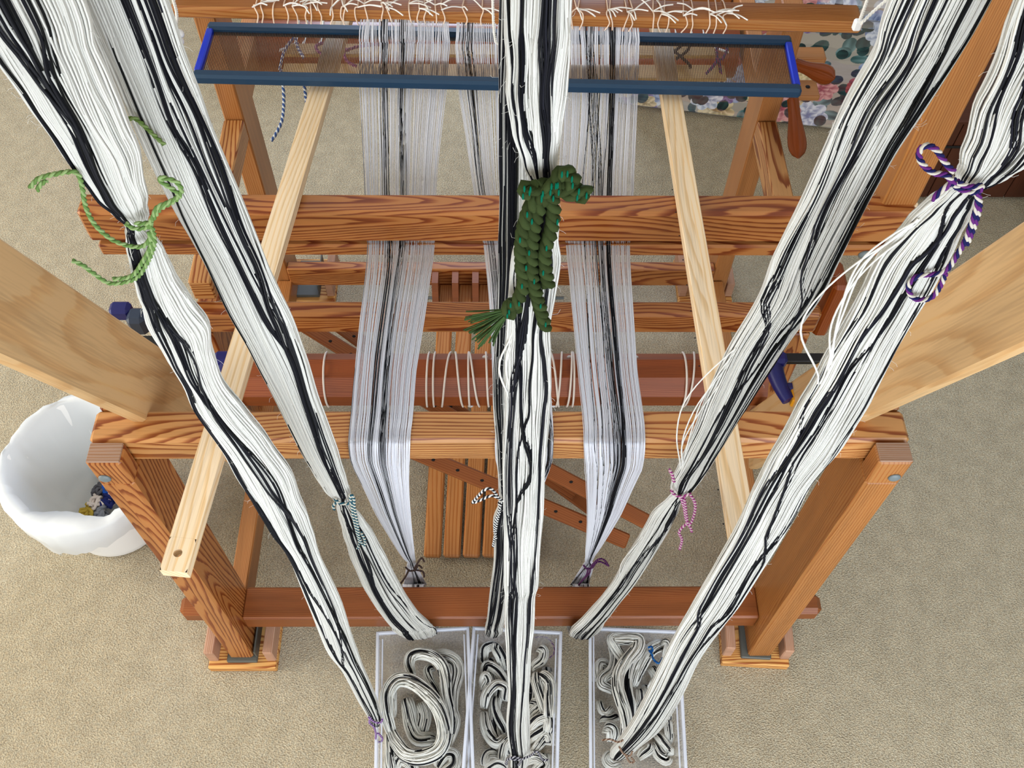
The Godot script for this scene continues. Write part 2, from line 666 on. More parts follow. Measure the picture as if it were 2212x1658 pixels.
func materials() -> void:
	var wide := wood_image(1400, 640, 24.0, 6.0, Color(1, 1, 1), Color(0.66, 0.47, 0.32), 21)
	var fine := wood_image(1400, 640, 70.0, 3.0, Color(1, 1, 1), Color(0.86, 0.75, 0.63), 33)
	var faint := wood_image(900, 400, 9.0, 3.0, Color(1, 1, 1), Color(0.95, 0.91, 0.86), 57)
	var soft := wood_image(1200, 512, 40.0, 3.0, Color(1, 1, 1), Color(0.93, 0.87, 0.77), 63)
	M.pine = wood(wide, Color(0.76, 0.545, 0.325), 0.36, 3.0)
	M.pine2 = wood(fine, Color(0.70, 0.48, 0.28), 0.36)
	M.amber = wood(wide, Color(0.68, 0.44, 0.23), 0.34, 3.0)  # darker, redder pine; dimness of the far beams is put into the tint
	M.amber2 = wood(fine, Color(0.66, 0.44, 0.23), 0.40, 3.0)
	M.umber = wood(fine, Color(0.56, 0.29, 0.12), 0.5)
	M.red = wood(fine, Color(0.55, 0.315, 0.15), 0.40)  # redder wood; the shadow low on the foot beam darkens this tint too
	M.beech = wood(fine, Color(0.74, 0.50, 0.28), 0.34, 2.0)
	M.pale = wood(soft, Color(0.93, 0.83, 0.69), 0.55, 2.2)
	M.ply = wood(faint, Color(0.80, 0.65, 0.46), 0.5, 1.6)
	M.endgrain = wood(fine, Color(0.62, 0.50, 0.42), 0.85)
	M.lath = wood(fine, Color(0.76, 0.62, 0.36), 0.5, 3.0)
	M.block = wood(wide, Color(0.88, 0.66, 0.38), 0.6)
	M.cheek = wood(fine, Color(0.74, 0.58, 0.48), 0.75)
	M.handle = wood(fine, Color(0.55, 0.27, 0.10), 0.25)
	M.carpet = carpet()
	M.floral = floral()
	M.wall = plain(Color(0.70, 0.67, 0.62), 0.9)
	M.white = plain(Color(0.95, 0.95, 0.94), 0.6)
	M.ceiling = plain(Color(0.93, 0.93, 0.91), 0.95)
	M.yarn = plain(Color.WHITE, 0.95, 0.15)
	M.yarn.vertex_color_use_as_albedo = true
	M.yarn.backlight_enabled = true
	M.yarn.backlight = Color(0.55, 0.55, 0.55)
	M.cord = plain(Color.WHITE, 0.85, 0.2)
	M.cord.vertex_color_use_as_albedo = true
	M.blue = plain(Color(0.04, 0.20, 0.31), 0.45)
	M.blue2 = plain(Color(0.03, 0.18, 0.74), 0.4)
	M.steel = plain(Color(0.52, 0.40, 0.30), 0.35)
	M.steel.metallic = 0.5
	M.grey = plain(Color(0.42, 0.46, 0.47), 0.45)
	M.rubber = plain(Color(0.34, 0.34, 0.31), 0.5)
	M.hole = plain(Color(0.05, 0.03, 0.02), 0.9)
	M.navy = plain(Color(0.03, 0.05, 0.36), 0.4)
	M.yellow = plain(Color(0.88, 0.60, 0.08), 0.45)
	M.black = plain(Color(0.03, 0.03, 0.035), 0.5)
	M.slate = plain(Color(0.14, 0.19, 0.27), 0.45)
	M.dark_wood = wood(fine, Color(0.30, 0.15, 0.08), 0.5)
	M.bag = plain(Color(0.86, 0.87, 0.87), 0.45)
	M.bag.backlight_enabled = true
	M.bag.backlight = Color(0.3, 0.3, 0.3)
	M.bag.cull_mode = BaseMaterial3D.CULL_DISABLED
	M.plastic = plain(Color(0.90, 0.91, 0.95, 0.07), 0.12)
	M.plastic.transparency = BaseMaterial3D.TRANSPARENCY_ALPHA
	M.rim = plain(Color(0.90, 0.92, 0.97, 0.60), 0.2)
	M.rim.transparency = BaseMaterial3D.TRANSPARENCY_ALPHA
	M.glass = plain(Color(0.95, 0.98, 1.0, 0.06), 0.02)
	M.glass.transparency = BaseMaterial3D.TRANSPARENCY_ALPHA

# ---- the room -------------------------------------------------------------
func wall_with_opening(called: String, along_x: bool, at: float, lo: float, hi: float, top: float, oa: float, ob: float, oy0: float, oy1: float, thick: float) -> void:
	var b := MB.new()
	for q in [[lo, oa, 0.0, top], [ob, hi, 0.0, top], [oa, ob, 0.0, oy0], [oa, ob, oy1, top]]:
		if along_x:
			span(q[0], q[1], q[2], q[3], at, at + thick, 0, 0.0, b)
		else:
			span(at, at + thick, q[2], q[3], q[0], q[1], 2, 0.0, b)
	structure(called, b, M.wall)

func window_at(called: String, along_x: bool, at: float, oa: float, ob: float, oy0: float, oy1: float) -> void:
	var w := Node3D.new()
	w.name = called
	w.set_meta("kind", "structure")
	add_child(w)
	var f := MB.new()
	var g := MB.new()
	var mid := (oa + ob) * 0.5
	for q in [[oa, oa + 0.06, oy0, oy1], [ob - 0.06, ob, oy0, oy1], [oa, ob, oy0, oy0 + 0.06], [oa, ob, oy1 - 0.06, oy1], [mid - 0.03, mid + 0.03, oy0, oy1]]:
		if along_x:
			span(q[0], q[1], q[2], q[3], at, at + 0.05, 0, 0.004, f)
		else:
			span(at, at + 0.05, q[2], q[3], q[0], q[1], 2, 0.004, f)
	if along_x:
		span(oa, ob, oy0, oy1, at + 0.02, at + 0.026, 0, 0.0, g)
	else:
		span(at + 0.02, at + 0.026, oy0, oy1, oa, ob, 2, 0.0, g)
	put("window_frame", f, M.white, w)
	put("pane", g, M.glass, w)

func room() -> void:
	structure("floor", span(-3.7, 3.8, -0.12, 0.0, -3.6, 1.86, 0, 0.0), M.carpet)
	structure("ceiling", span(-3.7, 3.8, 2.55, 2.67, -3.6, 1.86, 0, 0.0), M.ceiling)
	wall_with_opening("wall_left", false, -3.7, -3.6, 1.86, 2.55, -1.3, 1.3, 0.7, 2.35, 0.14)
	wall_with_opening("wall_front", true, 1.72, -3.56, 3.66, 2.55, -0.7, 1.9, 0.4, 2.1, 0.14)
	wall_with_opening("wall_back", true, -3.6, -3.56, 3.66, 2.55, -1.0, 0.8, 1.1, 2.3, 0.14)
	structure("wall_right", span(3.66, 3.8, 0.0, 2.55, -3.6, 1.86, 2, 0.0), M.wall)
	window_at("window_1", false, -3.65, -1.3, 1.3, 0.7, 2.35)
	window_at("window_2", true, 1.78, -0.7, 1.9, 0.4, 2.1)
	window_at("window_3", true, -3.55, -1.0, 0.8, 1.1, 2.3)
	structure("baseboard_left", span(-3.56, -3.545, 0.0, 0.09, -3.46, 1.72, 2), M.white)
	structure("baseboard_right", span(3.645, 3.66, 0.0, 0.09, -3.46, 1.72, 2), M.white)
	structure("baseboard_back", span(-3.54, 3.64, 0.0, 0.09, -3.46, -3.445, 0), M.white)

# ---- the loom ----------------------------------------------------------
func loom() -> void:
	var o := thing("floor_loom", "large varnished pine floor loom with beams, treadles and warp beam on the carpet", "loom")
	for s in [-1.0, 1.0]:
		var a: float = 0.5235 * s
		var d: float = 0.573 * s
		var x0 := minf(a, d)
		var x1 := maxf(a, d)
		var b := MB.new()
		span(x0, x1, 0.032, 0.832, -0.104, 0.0, 1, 0.004, b)
		span(x0, x1, 0.828, 0.892, -0.034, 0.0, 1, 0.004, b)
		span(x0, x1, 0.828, 0.892, -0.104, -0.088, 1, 0.004, b)
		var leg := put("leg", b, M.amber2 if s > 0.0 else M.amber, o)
		put("end_grain", span(x0 + 0.002, x1 - 0.002, 0.890, 0.8935, -0.032, -0.002, 0, 0.001), M.endgrain, leg)
		put("end_grain", span(x0 + 0.002, x1 - 0.002, 0.890, 0.8935, -0.102, -0.090, 0, 0.001), M.endgrain, leg)
		var e := MB.new()
		ball(e, Vector3(0.5585 * s, 0.85, 0.001), Vector3(0.009, 0.009, 0.004))
		put("bolt_head", e, M.grey, leg)
		# low rail that runs back along the side
		put("side_rail", span(minf(0.536 * s, 0.572 * s), maxf(0.536 * s, 0.572 * s), 0.05, 0.12, -0.95, -0.10, 2), M.pine2, o)
		# middle post under the knee beam and the rear post with its rails
		var q0 := minf(0.562 * s, 0.606 * s)
		var q1 := maxf(0.562 * s, 0.606 * s)
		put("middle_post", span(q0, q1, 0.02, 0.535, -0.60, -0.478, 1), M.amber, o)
		q0 = minf(0.543 * s, 0.585 * s)
		q1 = maxf(0.543 * s, 0.585 * s)
		put("rear_post", span(q0, q1, 0.03, 0.905, -1.05, -0.952, 1), M.pine2, o)
		put("upper_side_rail", span(q0, q1, 0.60, 0.654, -0.95, -0.512, 2), M.pine, o)
		put("head_rail", span(q0 + 0.003, q1 - 0.003, 0.62, 0.69, -1.45, -1.05, 2), M.pine2, o)
	# tall post on the right that carries the top of the loom
	var tb := MB.new()
	box(tb, Vector3(0.6615, 1.30, -0.512), Vector3(0.058, 1.0, 0.05), 1, 0.003, Transform3D.IDENTITY)
	put("upright_post", tb, M.amber2, o)
	put("post_block", span(0.672, 0.694, 0.80, 0.8905, -0.512, -0.487, 0), M.pale, o)
	var kb := MB.new()
	box(kb, Vector3(0.648, 0.55, -0.553), Vector3(0.03, 0.16, 0.07), 1, 0.012)
	put("side_lever", kb, M.handle, o)
	# cross beams, nearest first
	put("back_beam", span(-0.576, 0.576, 0.836, 0.8915, -0.087, -0.0355, 0, 0.005), M.pine, o)
	put("foot_beam", span(-0.524, 0.524, 0.118, 0.17, -0.104, -0.036, 0, 0.004), M.red, o)
	put("tenon", span(-0.655, -0.573, 0.118, 0.165, -0.092, -0.048, 0, 0.010), M.red, o)
	put("tenon", span(0.573, 0.657, 0.118, 0.165, -0.092, -0.048, 0, 0.010), M.red, o)
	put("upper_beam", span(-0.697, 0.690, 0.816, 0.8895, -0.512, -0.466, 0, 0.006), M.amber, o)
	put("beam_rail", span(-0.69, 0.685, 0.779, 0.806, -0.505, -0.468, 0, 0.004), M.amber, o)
	var bh := MB.new()
	ball(bh, Vector3(0.633, 0.786, -0.467), Vector3(0.013, 0.010, 0.006))
	put("bolt_head", bh, M.grey, o)
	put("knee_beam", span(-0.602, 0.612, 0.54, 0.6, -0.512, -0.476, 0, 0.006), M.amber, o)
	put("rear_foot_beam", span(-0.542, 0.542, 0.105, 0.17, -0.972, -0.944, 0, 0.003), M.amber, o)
	put("rear_head_beam", span(-0.542, 0.542, 0.60, 0.66, -1.40, -1.36, 0, 0.003), M.pine2, o)
	# warp beam: eight sided, with its tie strings
	var oct := PackedVector2Array()
	for i in 8:
		var w := TAU * (float(i) + 0.35) / 8.0
		oct.append(Vector2(-0.427 + 0.052 * cos(w), 0.452 + 0.052 * sin(w)))
	var wb := MB.new()
	extrude_x(wb, oct, -0.522, 0.522)
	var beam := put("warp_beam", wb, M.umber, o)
	var at := [-0.3448, -0.1451, -0.1325, -0.1091, -0.0838, -0.064, -0.0541, -0.028, 0.1056, 0.1146, 0.1354, 0.1417, 0.3606, 0.3733]
	for i in at.size():
		var lean := rf(-0.012, 0.012)
		var pts := PackedVector3Array()
		for j in 15:
			var w := 2.5 - 2.9 * float(j) / 14.0
			pts.append(Vector3(at[i] + lean * (float(j) / 7.0 - 1.0), 0.452 + 0.0545 * sin(w), -0.427 + 0.0545 * cos(w)))
		var b := MB.new()
		tube(b, pts, PackedFloat32Array([0.0021]), 6, Color(0.74, 0.66, 0.58), true)
		put("tie_string", b, M.cord, beam)
	for x in [-0.255, -0.062, 0.105, 0.235]:
		for q in [Vector3(x, 0.412, -0.391), Vector3(x + 0.03, 0.494, -0.452)]:
			var kn := MB.new()
			ball(kn, q, Vector3(0.0060, 0.004, 0.0042), Color(0.66, 0.66, 0.65))
			put("string_knot", kn, M.cord, beam)
	# lamms: long thin levers with peg holes, slanting down to the right
	for q in [[Vector3(-0.45, 0.33, -0.66), Vector3(0.16, 0.20, -0.30)], [Vector3(-0.40, 0.30, -0.70), Vector3(0.20, 0.18, -0.27)], [Vector3(-0.22, 0.30, -0.365), Vector3(0.26, 0.22, -0.18)], [Vector3(0.02, 0.30, -0.35), Vector3(0.30, 0.24, -0.215)]]:
		lamm(o, q[0], q[1])
	# treadles: four boards from the rear hinge to the near end
	for i in 6:
		var xf := -0.141 + 0.0508 * i
		var xn := -0.155 + 0.0437 * i
		var b := MB.new()
		var p0 := Vector3(xf, 0.105, -0.945)
		var p1 := Vector3(xn, 0.028, -0.228)
		var ax := (p1 - p0).normalized()
		var sd := Vector3.UP.cross(ax).normalized()
		var t := Transform3D(Basis(sd, ax.cross(sd), ax), (p0 + p1) * 0.5)
		box(b, Vector3.ZERO, Vector3(0.0385, 0.018, p0.distance_to(p1)), 2, 0.004, t)
		var tr := put("treadle", b, M.beech, o)
		var hb := MB.new()
		var prof := PackedVector2Array([Vector2(-0.944, 0.165), Vector2(-0.905, 0.165), Vector2(-0.872, 0.10), Vector2(-0.880, 0.075), Vector2(-0.905, 0.075), Vector2(-0.944, 0.11)])
		extrude_x(hb, prof, xf - 0.034, xf - 0.018)
		put("hinge_block", hb, M.red, tr)
	var rod := MB.new()
	tube(rod, PackedVector3Array([Vector3(-0.19, 0.105, -0.905), Vector3(0.16, 0.105, -0.905)]), PackedFloat32Array([0.004]), 8, Color.WHITE, true)
	put("hinge_rod", rod, M.grey, o)
	# cloth beam far under the reed
	var cl := MB.new()
	tube(cl, PackedVector3Array([Vector3(-0.56, 0.62, -1.225), Vector3(0.535, 0.62, -1.225)]), PackedFloat32Array([0.062]), 24, Color.WHITE, true)
	var cbm := put("cloth_beam", cl, M.handle, o)
	for x in [-0.4554, -0.4361, -0.4005, 0.3893, 0.4252, 0.4519]:
		var sb := MB.new()
		tube(sb, smooth_points(PackedVector3Array([Vector3(x, 0.684, -1.24), Vector3(x + 0.002, 0.678, -1.19), Vector3(x + 0.006, 0.71, -1.12), Vector3(x + 0.008, 0.79, -1.0)]), 4), PackedFloat32Array([0.0028]), 6, Color(0.74, 0.72, 0.68), true)
		put("tie_string", sb, M.cord, cbm)
	# ratchet handles at the right rear
	var hd := MB.new()
	handle(hd, Vector3(0.585, 0.803, -0.948), Vector3(0.655, 0.806, -0.902), 0.012, 0.020)
	put("ratchet_handle", hd, M.handle, o)
	var h2 := MB.new()
	handle(h2, Vector3(0.602, 0.716, -0.945), Vector3(0.606, 0.668, -0.825), 0.012, 0.019)
	put("ratchet_handle", h2, M.handle, o)
	put("ratchet_plate", span(0.60, 0.662, 0.70, 0.715, -1.01, -0.957, 0, 0.006), M.pine2, o)
	put("rear_bracket", span(0.59, 0.685, 0.70, 0.74, -1.085, -1.045, 0, 0.004), M.pine2, o)
	var pg := MB.new()
	ball(pg, Vector3(0.64, 0.7155, -0.985), Vector3(0.005, 0.002, 0.005))
	put("peg_hole", pg, M.hole, o)
	# riser blocks under the feet
	riser(Vector3(-0.5475, 0, -0.052), 0.0, "pale wooden riser block with two cheeks under the near left loom leg")
	riser(Vector3(0.545, 0, -0.056), -3.5, "wooden riser block set slightly askew under the near right loom leg")
	riser(Vector3(-0.515, 0, -1.03), 0.0, "small pale riser block under the far left loom leg")
	riser(Vector3(0.545, 0, -1.03), 0.0, "small pale riser block under the far right loom leg")

func lamm(o: Node3D, p0: Vector3, p1: Vector3) -> void:
	var ax := (p1 - p0).normalized()
	var up := Vector3(0, 1, 0.35)
	var sd := ax.cross(up).normalized()
	var t := Transform3D(Basis(ax, sd.cross(ax), sd), (p0 + p1) * 0.5)
	var l := p0.distance_to(p1)
	var b := MB.new()
	box(b, Vector3.ZERO, Vector3(l, 0.014, 0.032), 0, 0.003, t)
	var m := put("lamm", b, M.red, o)
	var h := MB.new()
	var n := int(l / 0.055)
	for i in n:
		ball(h, t * Vector3(-l * 0.5 + 0.03 + 0.055 * i, 0.0066, 0.0), Vector3(0.0042, 0.0012, 0.0042))
	put("peg_holes", h, M.hole, m).set_meta("kind", "stuff")

func handle(b: MB, p0: Vector3, p1: Vector3, r0: float, r1: float) -> void:
	var pts := PackedVector3Array()
	var r := PackedFloat32Array()
	for i in 15:
		var f := float(i) / 14.0
		pts.append(p0.lerp(p1, f))
		var q := lerpf(r0, r1, smoothstep(0.2, 0.75, f))
		if f > 0.75:
			q = r1 * sqrt(maxf(0.02, 1.0 - pow((f - 0.75) / 0.25, 2.0)))
		r.append(q)
	tube(b, pts, r, 14, Color.WHITE, true)

func riser(at: Vector3, turn: float, label: String) -> void:
	var o := thing("riser_block", label, "block", at)
	o.rotation_degrees.y = turn
	put("base_board", span(-0.0715, 0.0715, 0.0, 0.022, -0.075, 0.071, 0, 0.002), M.block, o)
	put("cheek", span(-0.071, -0.051, 0.022, 0.075, -0.07, 0.056, 2, 0.002), M.cheek, o)
	put("cheek", span(0.051, 0.071, 0.022, 0.075, -0.07, 0.056, 2, 0.002), M.cheek, o)
	var b := MB.new()
	span(-0.032, 0.032, 0.022, 0.0315, -0.062, 0.060, 2, 0.006, b)
	span(0.0285, 0.032, 0.03, 0.06, -0.06, 0.05, 2, 0.001, b)
	put("rubber_foot", b, M.rubber, o)

# ---- support sticks, reed, lease sticks, heddle bars -----------------------
func stick_between(b: MB, p0: Vector3, p1: Vector3, w: float, h: float, ch := 0.003) -> Transform3D:
	var ax := (p1 - p0).normalized()
	var sd := Vector3.UP.cross(ax).normalized()
	var t := Transform3D(Basis(sd, ax.cross(sd), ax), (p0 + p1) * 0.5)
	box(b, Vector3.ZERO, Vector3(w, h, p0.distance_to(p1)), 2, ch, t)
	return t

func sticks_and_reed() -> void:
	# left stick: its near end is drilled
	var o := thing("support_stick", "pale pine stick with a drilled near end lying across the beams on the left", "stick")
	var p0 := Vector3(-0.3005, 0.9005, -0.96)
	var p1 := Vector3(-0.4163, 0.9005, 0.164)
	var ax := (p1 - p0).normalized()
	var cut := p1 - ax * 0.046
	var b := MB.new()
	stick_between(b, p0, cut, 0.0355, 0.018, 0.0002)
	# the drilled end: a square with a round hole, top and bottom
	var sd := Vector3.UP.cross(ax).normalized()
	var t := Transform3D(Basis(sd, ax.cross(sd), ax), p1 - ax * 0.023)
	var hw := 0.01775
	var hl := 0.023
	var hh := 0.009
	var vo := rf(0, 5)
	var hole := Vector2(-0.001, -0.002)
	for s in [-1.0, 1.0]:
		var inner := []
		var outer := []
		for i in 32:
			var w := TAU * i / 32.0
			var d := Vector2(cos(w), sin(w))
			var q := hole + d * 0.0058
			inner.append(b.vert(t * Vector3(q.x, s * hh, q.y), t.basis * Vector3(0, s, 0), Vector2(q.y, vo + q.x)))
			var k := minf(hw / maxf(absf(d.x), 1e-4), hl / maxf(absf(d.y), 1e-4))
			q = d * k
			outer.append(b.vert(t * Vector3(q.x, s * hh, q.y), t.basis * Vector3(0, s, 0), Vector2(q.y, vo + q.x)))
		for i in 32:
			b.quad(inner[i], inner[(i + 1) % 32], outer[(i + 1) % 32], outer[i])
	for i in 32:
		var id := []
		for q in [[i, -1.0], [i + 1, -1.0], [i + 1, 1.0], [i, 1.0]]:
			var w: float = TAU * float(q[0]) / 32.0
			id.append(b.vert(t * Vector3(hole.x + 0.0058 * cos(w), q[1] * hh, hole.y + 0.0058 * sin(w)), t.basis * Vector3(-cos(w), 0, -sin(w)), Vector2(w, q[1])))
		b.quad(id[0], id[1], id[2], id[3])
	for q in [[Vector3(-1, 0, 0), Vector3(-hw, hh, hl), Vector3(-hw, hh, -hl), Vector3(-hw, -hh, -hl), Vector3(-hw, -hh, hl)], [Vector3(1, 0, 0), Vector3(hw, hh, hl), Vector3(hw, hh, -hl), Vector3(hw, -hh, -hl), Vector3(hw, -hh, hl)], [Vector3(0, 0, 1), Vector3(-hw, hh, hl), Vector3(hw, hh, hl), Vector3(hw, -hh, hl), Vector3(-hw, -hh, hl)]]:
		var id := []
		for i in 4:
			var p: Vector3 = q[i + 1]
			id.append(b.vert(t * p, t.basis * q[0], Vector2(p.z, vo + p.x + p.y)))
		b.quad(id[0], id[1], id[2], id[3])
	for i in b.v.size():
		var q := b.v[i] - p0
		b.uv[i] = Vector2(q.dot(ax) + 0.3, q.dot(sd) + q.dot(ax.cross(sd)) + 0.11)
	put("stick", b, M.pale, o)
	b = MB.new()
	stick_between(b, Vector3(0.2985, 0.9005, -0.96), Vector3(0.3160, 0.9005, 0.135), 0.0355, 0.018, 0.0012)
	var r := put("support_stick", b, M.pale)
	var tk := MB.new()
	for i in 13:
		ball(tk, Vector3(0.2815 + 0.0008 * i, 0.9098, -0.50 + 0.05 * i), Vector3(0.0012, 0.0005, 0.0012))
	put("tick_marks", tk, M.hole, r).set_meta("kind", "stuff")
	tag(r, "pale pine stick lying across the beams on the right, near end behind a yarn bundle", "stick")

	# the reed, lying on the sticks
	var reed := thing("weaving_reed", "long weaving reed with blue taped edges and fine metal dents lying across the sticks", "reed", Vector3(-0.0065, 0.931, -0.799))
	reed.rotation_degrees.y = -1.75
	for q in [[-0.529, -0.066, "far_edge"], [-0.529, 0.066, "near_edge"]]:
		var e := MB.new()
		span(-0.533, 0.533, -0.010, 0.010, q[1] - 0.0105, q[1] + 0.0105, 0, 0.006, e)
		put(q[2], e, M.blue, reed)
	for s in [-1.0, 1.0]:
		put("end_strip", span(s * 0.5265 - 0.006, s * 0.5265 + 0.006, -0.008, 0.0085, -0.058, 0.058, 2, 0.002), M.blue2, reed)
	var dn := MB.new()
	for i in 352:
		var x := -0.518 + 1.036 * float(i) / 351.0
		span(x - 0.00028, x + 0.00028, -0.0018, 0.0018, -0.06, 0.06, 2, 0.0, dn)
	put("dents", dn, M.steel, reed).set_meta("kind", "stuff")

	# lease sticks hanging under the reed, with their cords
	var la := MB.new()
	span(-0.43, 0.425, 0.812, 0.820, -0.985, -0.950, 0, 0.002, la)
	tag(put("lease_stick", la, M.lath), "flat pale lath seen through the reed, the farther of two", "stick")
	la = MB.new()
	span(-0.425, 0.437, 0.812, 0.820, -0.925, -0.882, 0, 0.002, la)
	tag(put("lease_stick", la, M.lath), "flat pale lath seen through the reed, just behind its near edge", "stick")
	var navy := Color(0.03, 0.05, 0.13)
	var cream := Color(0.75, 0.72, 0.62)
	var plum := Color(0.16, 0.03, 0.15)
	under_cord("small blue and white cord knotted round the lease laths at their left ends", [[[-0.43, 0.824, -0.90], [-0.425, 0.826, -0.955], [-0.41, 0.828, -0.99], [-0.40, 0.828, -0.96], [-0.385, 0.828, -0.93]], [[-0.427, 0.824, -0.90], [-0.421, 0.80, -0.86], [-0.418, 0.79, -0.80], [-0.428, 0.785, -0.76], [-0.434, 0.785, -0.745]], [[-0.39, 0.81, -0.93], [-0.38, 0.79, -0.86], [-0.365, 0.785, -0.80], [-0.352, 0.785, -0.77]]], [Color(0.05, 0.10, 0.28), Color(0.6, 0.65, 0.7)])
	under_cord("plum cord tied in a flat loop over the lease laths on the left", [[[-0.30, 0.826, -0.955], [-0.34, 0.828, -0.975], [-0.365, 0.828, -0.965], [-0.35, 0.828, -0.94], [-0.32, 0.828, -0.945], [-0.28, 0.828, -0.965], [-0.24, 0.828, -0.97]], [[-0.31, 0.828, -0.95], [-0.30, 0.828, -0.92], [-0.28, 0.828, -0.905]]], [plum, Color(0.35, 0.12, 0.22)])
	under_cord("black cord tied in a bow over the lease laths beside the right stick", [[[0.31, 0.83, -0.90], [0.335, 0.832, -0.94], [0.36, 0.833, -0.97], [0.372, 0.832, -0.975], [0.365, 0.832, -0.95], [0.34, 0.832, -0.925]], [[0.325, 0.831, -0.975], [0.342, 0.832, -0.945], [0.362, 0.832, -0.915], [0.368, 0.83, -0.90]]], [Color(0.012, 0.012, 0.015), Color(0.012, 0.012, 0.015)])
	under_cord("navy and plum cord knotted at the right ends of the lease laths", [[[0.395, 0.83, -0.885], [0.42, 0.832, -0.92], [0.425, 0.832, -0.96], [0.44, 0.832, -0.975], [0.445, 0.832, -0.955], [0.43, 0.83, -0.925]], [[0.425, 0.83, -0.93], [0.428, 0.82, -0.90], [0.43, 0.80, -0.87]]], [navy, plum])

	# heddle bars above the reed
	var hb := thing("heddle_bar", "thick wooden bar above the reed hung with many white knotted string ends", "bar")
	hb.position = Vector3(0.03, 0, -0.857)
	hb.rotation_degrees.y = -1.75
	put("bar", span(-0.612, 0.605, 0.976, 1.0, -0.028, 0.028, 0, 0.005), M.amber2, hb)
	string_row(hb, [-0.4303, -0.4199, -0.403, -0.3797, -0.3637, -0.3452, -0.3331, -0.321, -0.2993, -0.2808, -0.2752, -0.2542, -0.2365, -0.2123, -0.1978, -0.1599, -0.1478, -0.1357, -0.1172, -0.1034, -0.0647, -0.0332, 0.1271, 0.1393, 0.1855, 0.1936, 0.218, 0.2261, 0.2691, 0.2773, 0.2895, 0.322, 0.3358, 0.3667, 0.3789, 0.392], 1.0, 0.028, 1.0)
	var h2 := thing("heddle_bar", "darker wooden bar at the top edge behind the nearer string-hung bar", "bar")
	h2.position = Vector3(0.03, 0, -0.892)
	h2.rotation_degrees.y = -1.75
	put("bar", span(-0.612, 0.605, 1.02, 1.05, -0.026, 0.026, 0, 0.006), M.umber, h2)
	string_row(h2, [-0.2413, -0.1412, -0.122, -0.0564, 0.1253, 0.185, 0.2145, 0.2339, 0.2571, 0.296, 0.3154, 0.3543, 0.3698], 1.05, 0.026, 1.0)
	var white := Color(0.82, 0.80, 0.74)
	var m1 := MB.new()
	cord(m1, [0.571, 1.4, -0.70, 0.585, 1.14, -0.72, 0.596, 1.055, -0.745], 0.0032, [white, white], 0.012)
	var back := hb.transform.affine_inverse()
	var c1 := put("hanging_cord", m1, M.cord, hb)
	c1.transform = back
	var k1 := MB.new()
	box(k1, Vector3(0.5955, 1.044, -0.748), Vector3(0.014, 0.020, 0.012), 1, 0.003)
	put("anchor", k1, M.white, c1)
	var m2 := MB.new()
	cord(m2, [0.598, 1.05, -0.742, 0.612, 1.07, -0.745, 0.632, 1.10, -0.745, 0.65, 1.13, -0.74], 0.0032, [white, white], 0.012)
	put("cord_end", m2, M.cord, c1)
	var m3 := MB.new()
	cord(m3, [-0.528, 1.3, -0.70, -0.545, 1.06, -0.78, -0.568, 0.985, -0.808, -0.567, 0.97, -0.816], 0.003, [white, white], 0.012)
	var c2 := put("hanging_cord", m3, M.cord, hb)
	c2.transform = back
	var k3 := MB.new()
	ball(k3, Vector3(-0.568, 0.968, -0.817), Vector3(0.009, 0.008, 0.009), Color(0.85, 0.85, 0.85))
	ball(k3, Vector3(-0.566, 0.962, -0.804), Vector3(0.007, 0.007, 0.009), Color(0.85, 0.85, 0.85))
	put("knot", k3, M.cord, c2)
	var m4 := MB.new()
	cord(m4, [-0.014, 1.5, -0.66, -0.014, 1.15, -0.72, -0.012, 1.02, -0.755, -0.006, 0.99, -0.765, 0.0, 1.02, -0.755, 0.004, 1.15, -0.72, 0.004, 1.5, -0.66], 0.0026, [white, white], 0.011)
	put("hanging_cord", m4, M.cord, hb).transform = back

func under_cord(label: String, lists: Array, cols: Array) -> void:
	var flat := []
	for l in lists:
		var f := []
		for p in l:
			f.append_array(p)
		flat.append(f)
	var o := thing("lease_string", label, "string")
	for f in flat:
		var b := MB.new()
		cord(b, f, 0.0034, cols, 0.012)
		put("strand", b, M.cord, o)

# string ends looped over a bar, each knotted and forked
func string_row(parent: Node3D, xs: Array, top: float, front: float, size: float) -> void:
	for x in xs:
		var b := MB.new()
		var col := Color(0.80, 0.62, 0.48)
		var tip := Color(0.86, 0.83, 0.78)
		x -= 0.03
		var kx: float = x + rf(-0.006, 0.006)
		var kz := front - 0.012 + rf(-0.010, 0.008)
		var knot := Vector3(kx, top + 0.004, kz)
		var r := PackedFloat32Array([0.0013])
		tube(b, smooth_points(PackedVector3Array([Vector3(x + rf(-0.004, 0.004), top - 0.012, front - 0.060), Vector3(x, top + 0.003, front - 0.052), knot]), 4), r, 5, col)
		tube(b, smooth_points(PackedVector3Array([knot, Vector3(x + rf(-0.004, 0.006), top + 0.0025, front - 0.006), Vector3(x + rf(-0.004, 0.006), top - 0.010, front + 0.002), Vector3(x + rf(-0.004, 0.006), top - 0.026, front + 0.002)]), 4), r, 5, col)
		for j in 2 + rng.randi() % 2:
			var a := rf(-0.7, 1.5) + (PI if rf(0, 1) < 0.12 else 0.0)
			var l := rf(0.022, 0.046)
			var e := knot + Vector3(cos(a) * l, rf(0.002, 0.012), sin(a) * l)
			tube(b, smooth_points(PackedVector3Array([knot, knot.lerp(e, 0.5) + Vector3(0, 0.004, 0), e]), 3), r, 5, tip, true)
		put("string_end", b, M.cord, parent)

